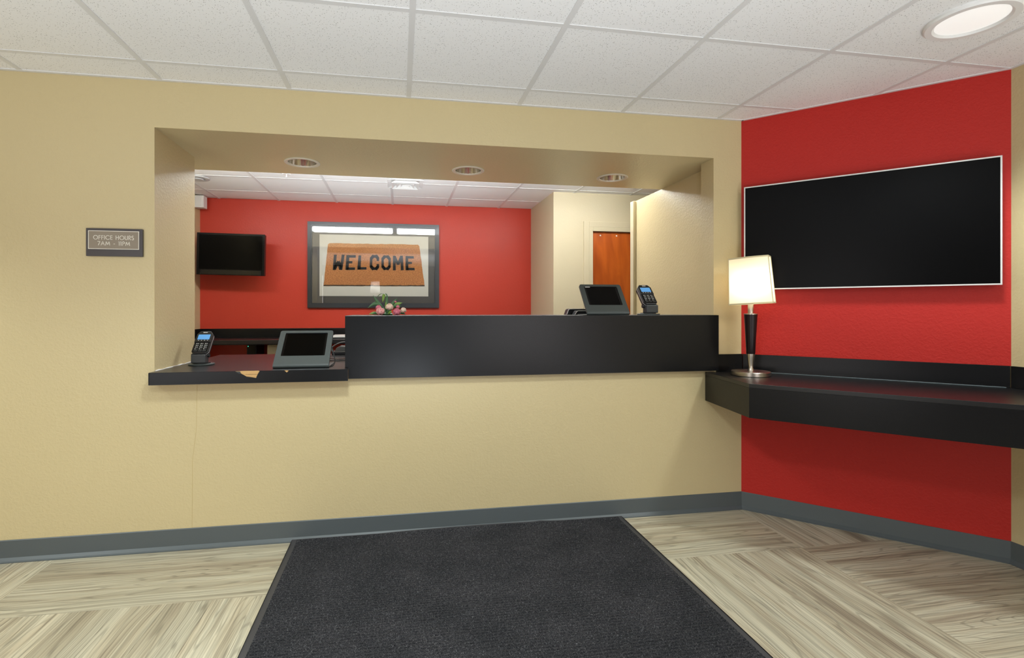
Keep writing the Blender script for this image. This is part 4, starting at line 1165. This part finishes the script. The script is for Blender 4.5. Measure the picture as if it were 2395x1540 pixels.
# ================================================================== SMALL THINGS
# receipt printer at the rear of the low counter with looped cable
t = thing('receipt_printer', 'small black desk printer with looped cable at the rear of the low counter', 'printer', (-0.375, 0.855, LZ + 0.0003))
bm = NB(); box(bm, -0.075, 0.085, -0.06, 0.07, 0.0, 0.022, 0.004); obj('printer_base', bm, M['plastic'], t)
bm = NB(); prism(bm, [(-0.055, 0.022), (0.07, 0.022), (0.07, 0.050), (-0.02, 0.058), (-0.045, 0.045)], -0.05, 0.06, Matrix(((1, 0, 0, 0), (0, 0, 1, 0), (0, 1, 0, 0), (0, 0, 0, 1))), bev=0.003); obj('printer_lid', bm, plain('grey_lid', (0.09, 0.09, 0.085), 0.4), t)
bm = NB(); tube(bm, spline([(0.06, -0.03, 0.054), (0.02, -0.05, 0.085), (-0.03, -0.055, 0.078), (-0.072, -0.056, 0.05), (-0.066, -0.066, 0.024), (-0.02, -0.067, 0.020), (0.06, -0.066, 0.022)], 6), 0.004, 7); obj('cable_loop', bm, plain('grey_cable', (0.11, 0.105, 0.10), 0.5), t, True)

t = thing('paper_stack', 'white paper stack on the back counter beside the high ledge', 'paper', (-0.54, 2.58, 0.9123))
bm = NB(); box(bm, -0.12, 0.18, -0.10, 0.11, 0.0, 0.012, 0.001); obj('tray', bm, M['plastic'], t)
bm = NB(); box(bm, -0.11, 0.17, -0.09, 0.10, 0.0122, 0.032, 0.0005, 1); obj('sheets', bm, M['white'], t)

t = thing('computer_tower', 'black computer tower with a green power light under the back counter', 'computer', (-1.42, 2.52, 0.0))
bm = NB(); box(bm, -0.042, 0.045, 0.0, 0.30, 0.0, 0.862, 0.004); obj('case', bm, M['plastic'], t)
bm = NB(); box(bm, -0.036, 0.039, -0.006, 0.001, 0.3, 0.855, 0.003); obj('front_bezel', bm, M['tv_plastic'], t)
bm = NB(); box(bm, -0.031, -0.024, -0.0085, -0.0055, 0.840, 0.847, 0.001); obj('power_light', bm, M['led_green'], t, label='green power light')
t = thing('filing_cabinet', 'beige steel cabinet under the back counter beside the computer tower', 'cabinet', (-1.17, 2.50, 0.0))
bm = NB(); box(bm, -0.10, 0.14, 0.0, 0.32, 0.0, 0.855, 0.006); obj('cabinet_body', bm, M['beige_metal'], t)
for z in (0.02, 0.30, 0.58):
    bm = NB(); box(bm, -0.09, 0.13, -0.008, -0.0005, z, z + 0.26, 0.002); dr = obj('drawer', bm, M['beige_metal'], t)
    bm = NB(); box(bm, -0.03, 0.07, -0.018, -0.0085, z + 0.20, z + 0.215, 0.002); obj('drawer_handle', bm, M['nickel'], dr)

# black devices with silver edges behind the right tablet
for n_, (x0, y0, zz, wd, lb) in enumerate([(1.03, 0.30, 0.037, 0.24, 'tall black document tray with a pale edge behind the ledge tablet'), (1.055, 0.22, 0.026, 0.2, 'low black document tray with a silver edge behind the ledge tablet')]):
    t = thing('document_tray', lb, 'tray', (x0, y0, HZ + 0.0003), 0, 'trays behind the ledge tablet')
    pr = [(0, 0), (wd, 0), (wd, zz), (0.02, zz), (0.012, zz - 0.006)]
    bm = NB(); prism(bm, pr, -0.03, 0.03, Matrix(((1, 0, 0, 0), (0, 0, 1, 0), (0, 1, 0, 0), (0, 0, 0, 1))), bev=0.001); obj('tray_body', bm, M['plastic'], t)
    bm = NB(); tube(bm, [(0.001, -0.0325, 0.004), (0.012, -0.0325, zz - 0.006), (0.02, -0.0325, zz - 0.001), (wd - 0.004, -0.0325, zz - 0.001)], 0.0022, 6); obj('tray_edge', bm, M['silver'], t)

# ------------------------------------------------------------------ bouquet
FX, FY = -0.075, 0.27
t = thing('bouquet', 'low bunch of pink and cream flowers with green leaves on the high ledge', 'flowers', (FX, FY, HZ + 0.0005))
rn = random.Random(11)
def peony(c, r, mat_, closed=0.5):
    bm = NB()
    for layer, (n, rad, tilt) in enumerate([(6, 1.0, 20 + 25 * closed), (5, 0.82, 45 + 20 * closed), (5, 0.6, 62 + 15 * closed), (3, 0.38, 78)]):
        for k in range(n):
            a = 2 * PI * k / n + layer * 0.5 + rn.uniform(-.15, .15)
            pw = r * rad * 0.75
            Mq = Matrix.Translation(c) @ Matrix.Rotation(R(35), 4, 'X') @ Matrix.Rotation(a, 4, 'Z') @ Matrix.Rotation(-R(tilt), 4, 'Y')
            gridv = []
            for i in range(5):
                u = i / 4
                row = []
                for j in range(5):
                    v = (j - 2) / 2
                    wv = math.sin(PI * min(1, u * 0.8 + 0.12)) ** 0.7
                    row.append(bm.verts.new(Mq @ Vector((r * rad * u * (1 - 0.15 * v * v), pw * v * wv, r * 0.35 * (v * v) * u + r * 0.5 * u * u * u * 0.9))))
                gridv.append(row)
            for i in range(4):
                for j in range(4): bm.faces.new((gridv[i][j], gridv[i][j + 1], gridv[i + 1][j + 1], gridv[i + 1][j]))
    o = obj('flower', bm, mat_, t, True)
    sm = o.modifiers.new('thick', 'SOLIDIFY'); sm.thickness = 0.0008
    return o
def leaf(p0, p1, sag, wd, mat_, roll=0.0):
    bm = NB()
    p0, p1 = Vector(p0), Vector(p1)
    d = p1 - p0; side = d.cross(Vector((0, -1, 0.25))).normalized()
    side = (Matrix.Rotation(roll, 3, d.normalized()) @ side)
    nrm = d.cross(side).normalized()
    rows = []
    n = 8
    for k in range(n + 1):
        u = k / n
        c = p0 + d * u + Vector((0, 0, sag * math.sin(PI * u)))
        w_ = wd * (math.sin(PI * (0.04 + 0.96 * u) ** 0.8)) if 0 < k < n else wd * 0.04
        rows.append([bm.verts.new(c - side * w_ + nrm * w_ * 0.25), bm.verts.new(c), bm.verts.new(c + side * w_ + nrm * w_ * 0.25)])
    for a, b in zip(rows, rows[1:]):
        for j in range(2): bm.faces.new((a[j], a[j + 1], b[j + 1], b[j]))
    o = obj('leaf', bm, mat_, t, True)
    sm = o.modifiers.new('thick', 'SOLIDIFY'); sm.thickness = 0.0008
# px scale at this depth ~ 395 px per metre; coordinates relative to (881.., 738) -> x metres
LV = [((-0.01, 0.0, 0.02), (-0.075, 0.01, 0.115), 0.0, 0.011, 'green'), ((0.0, 0, 0.02), (0.005, 0.02, 0.125), 0.0, 0.010, 'green'),
      ((-0.02, 0, 0.075), (-0.005, -0.02, 0.118), 0.02, 0.009, 'green2'), ((-0.02, 0, 0.05), (-0.105, -0.01, 0.04), 0.022, 0.012, 'green'),
      ((0.02, 0, 0.04), (0.065, 0.0, 0.098), 0.004, 0.009, 'green'), ((0.035, 0, 0.045), (0.095, 0.0, 0.072), 0.006, 0.012, 'green2'),
      ((0.03, 0.0, 0.05), (0.09, -0.01, 0.052), 0.004, 0.008, 'green'), ((-0.05, 0, 0.012), (-0.10, 0.0, 0.004), 0.004, 0.008, 'green2'),
      ((0.0, -0.02, 0.03), (0.0, -0.03, 0.078), 0.0, 0.006, 'green2'), ((0.045, -0.03, 0.01), (0.075, -0.04, 0.042), 0.003, 0.006, 'green2'),
      ((0.01, -0.04, 0.005), (0.035, -0.06, 0.022), 0.003, 0.008, 'green2'), ((0.0, -0.035, 0.01), (0.02, -0.05, 0.028), 0.004, 0.009, 'green'),
      ((-0.06, 0.0, 0.095), (-0.012, -0.005, 0.126), 0.01, 0.002, 'green'), ((-0.005, 0.01, 0.128), (0.012, 0.015, 0.10), 0.004, 0.003, 'green'),
      ((0.0, 0.03, 0.01), (0.06, 0.07, 0.06), 0.01, 0.012, 'green'), ((0.0, 0.03, 0.01), (-0.06, 0.07, 0.06), 0.01, 0.012, 'green'), ((0.06, -0.02, 0.01), (0.115, 0.02, 0.003), 0.01, 0.012, 'green'), ((-0.03, -0.02, 0.01), (-0.08, -0.05, 0.003), 0.006, 0.01, 'green')]
for p0, p1, sag, wd, mm in LV: leaf(p0, p1, sag, wd, M[mm])
for c, r, mm, cl in [((-0.042, -0.03, 0.032), 0.024, 'pink', 0.9), ((0.020, -0.03, 0.034), 0.031, 'pale', 0.75), ((-0.03, -0.055, 0.008), 0.031, 'rose', 0.05), ((0.062, -0.05, 0.006), 0.029, 'pink', 0.3), ((0.10, -0.03, 0.018), 0.024, 'pale', 0.8), ((0.068, -0.01, 0.042), 0.014, 'pink', 0.5), ((0.054, -0.005, 0.074), 0.009, 'pink', 0.9)]:
    peony(Vector(c), r, M[mm], cl)
bm = NB(); lathe(bm, [(0, 0), (0.035, 0.0), (0.04, 0.006), (0.03, 0.014), (0, 0.018)], 12, c=(0, 0, 0)); obj('foliage_base', bm, M['green'], t, True)
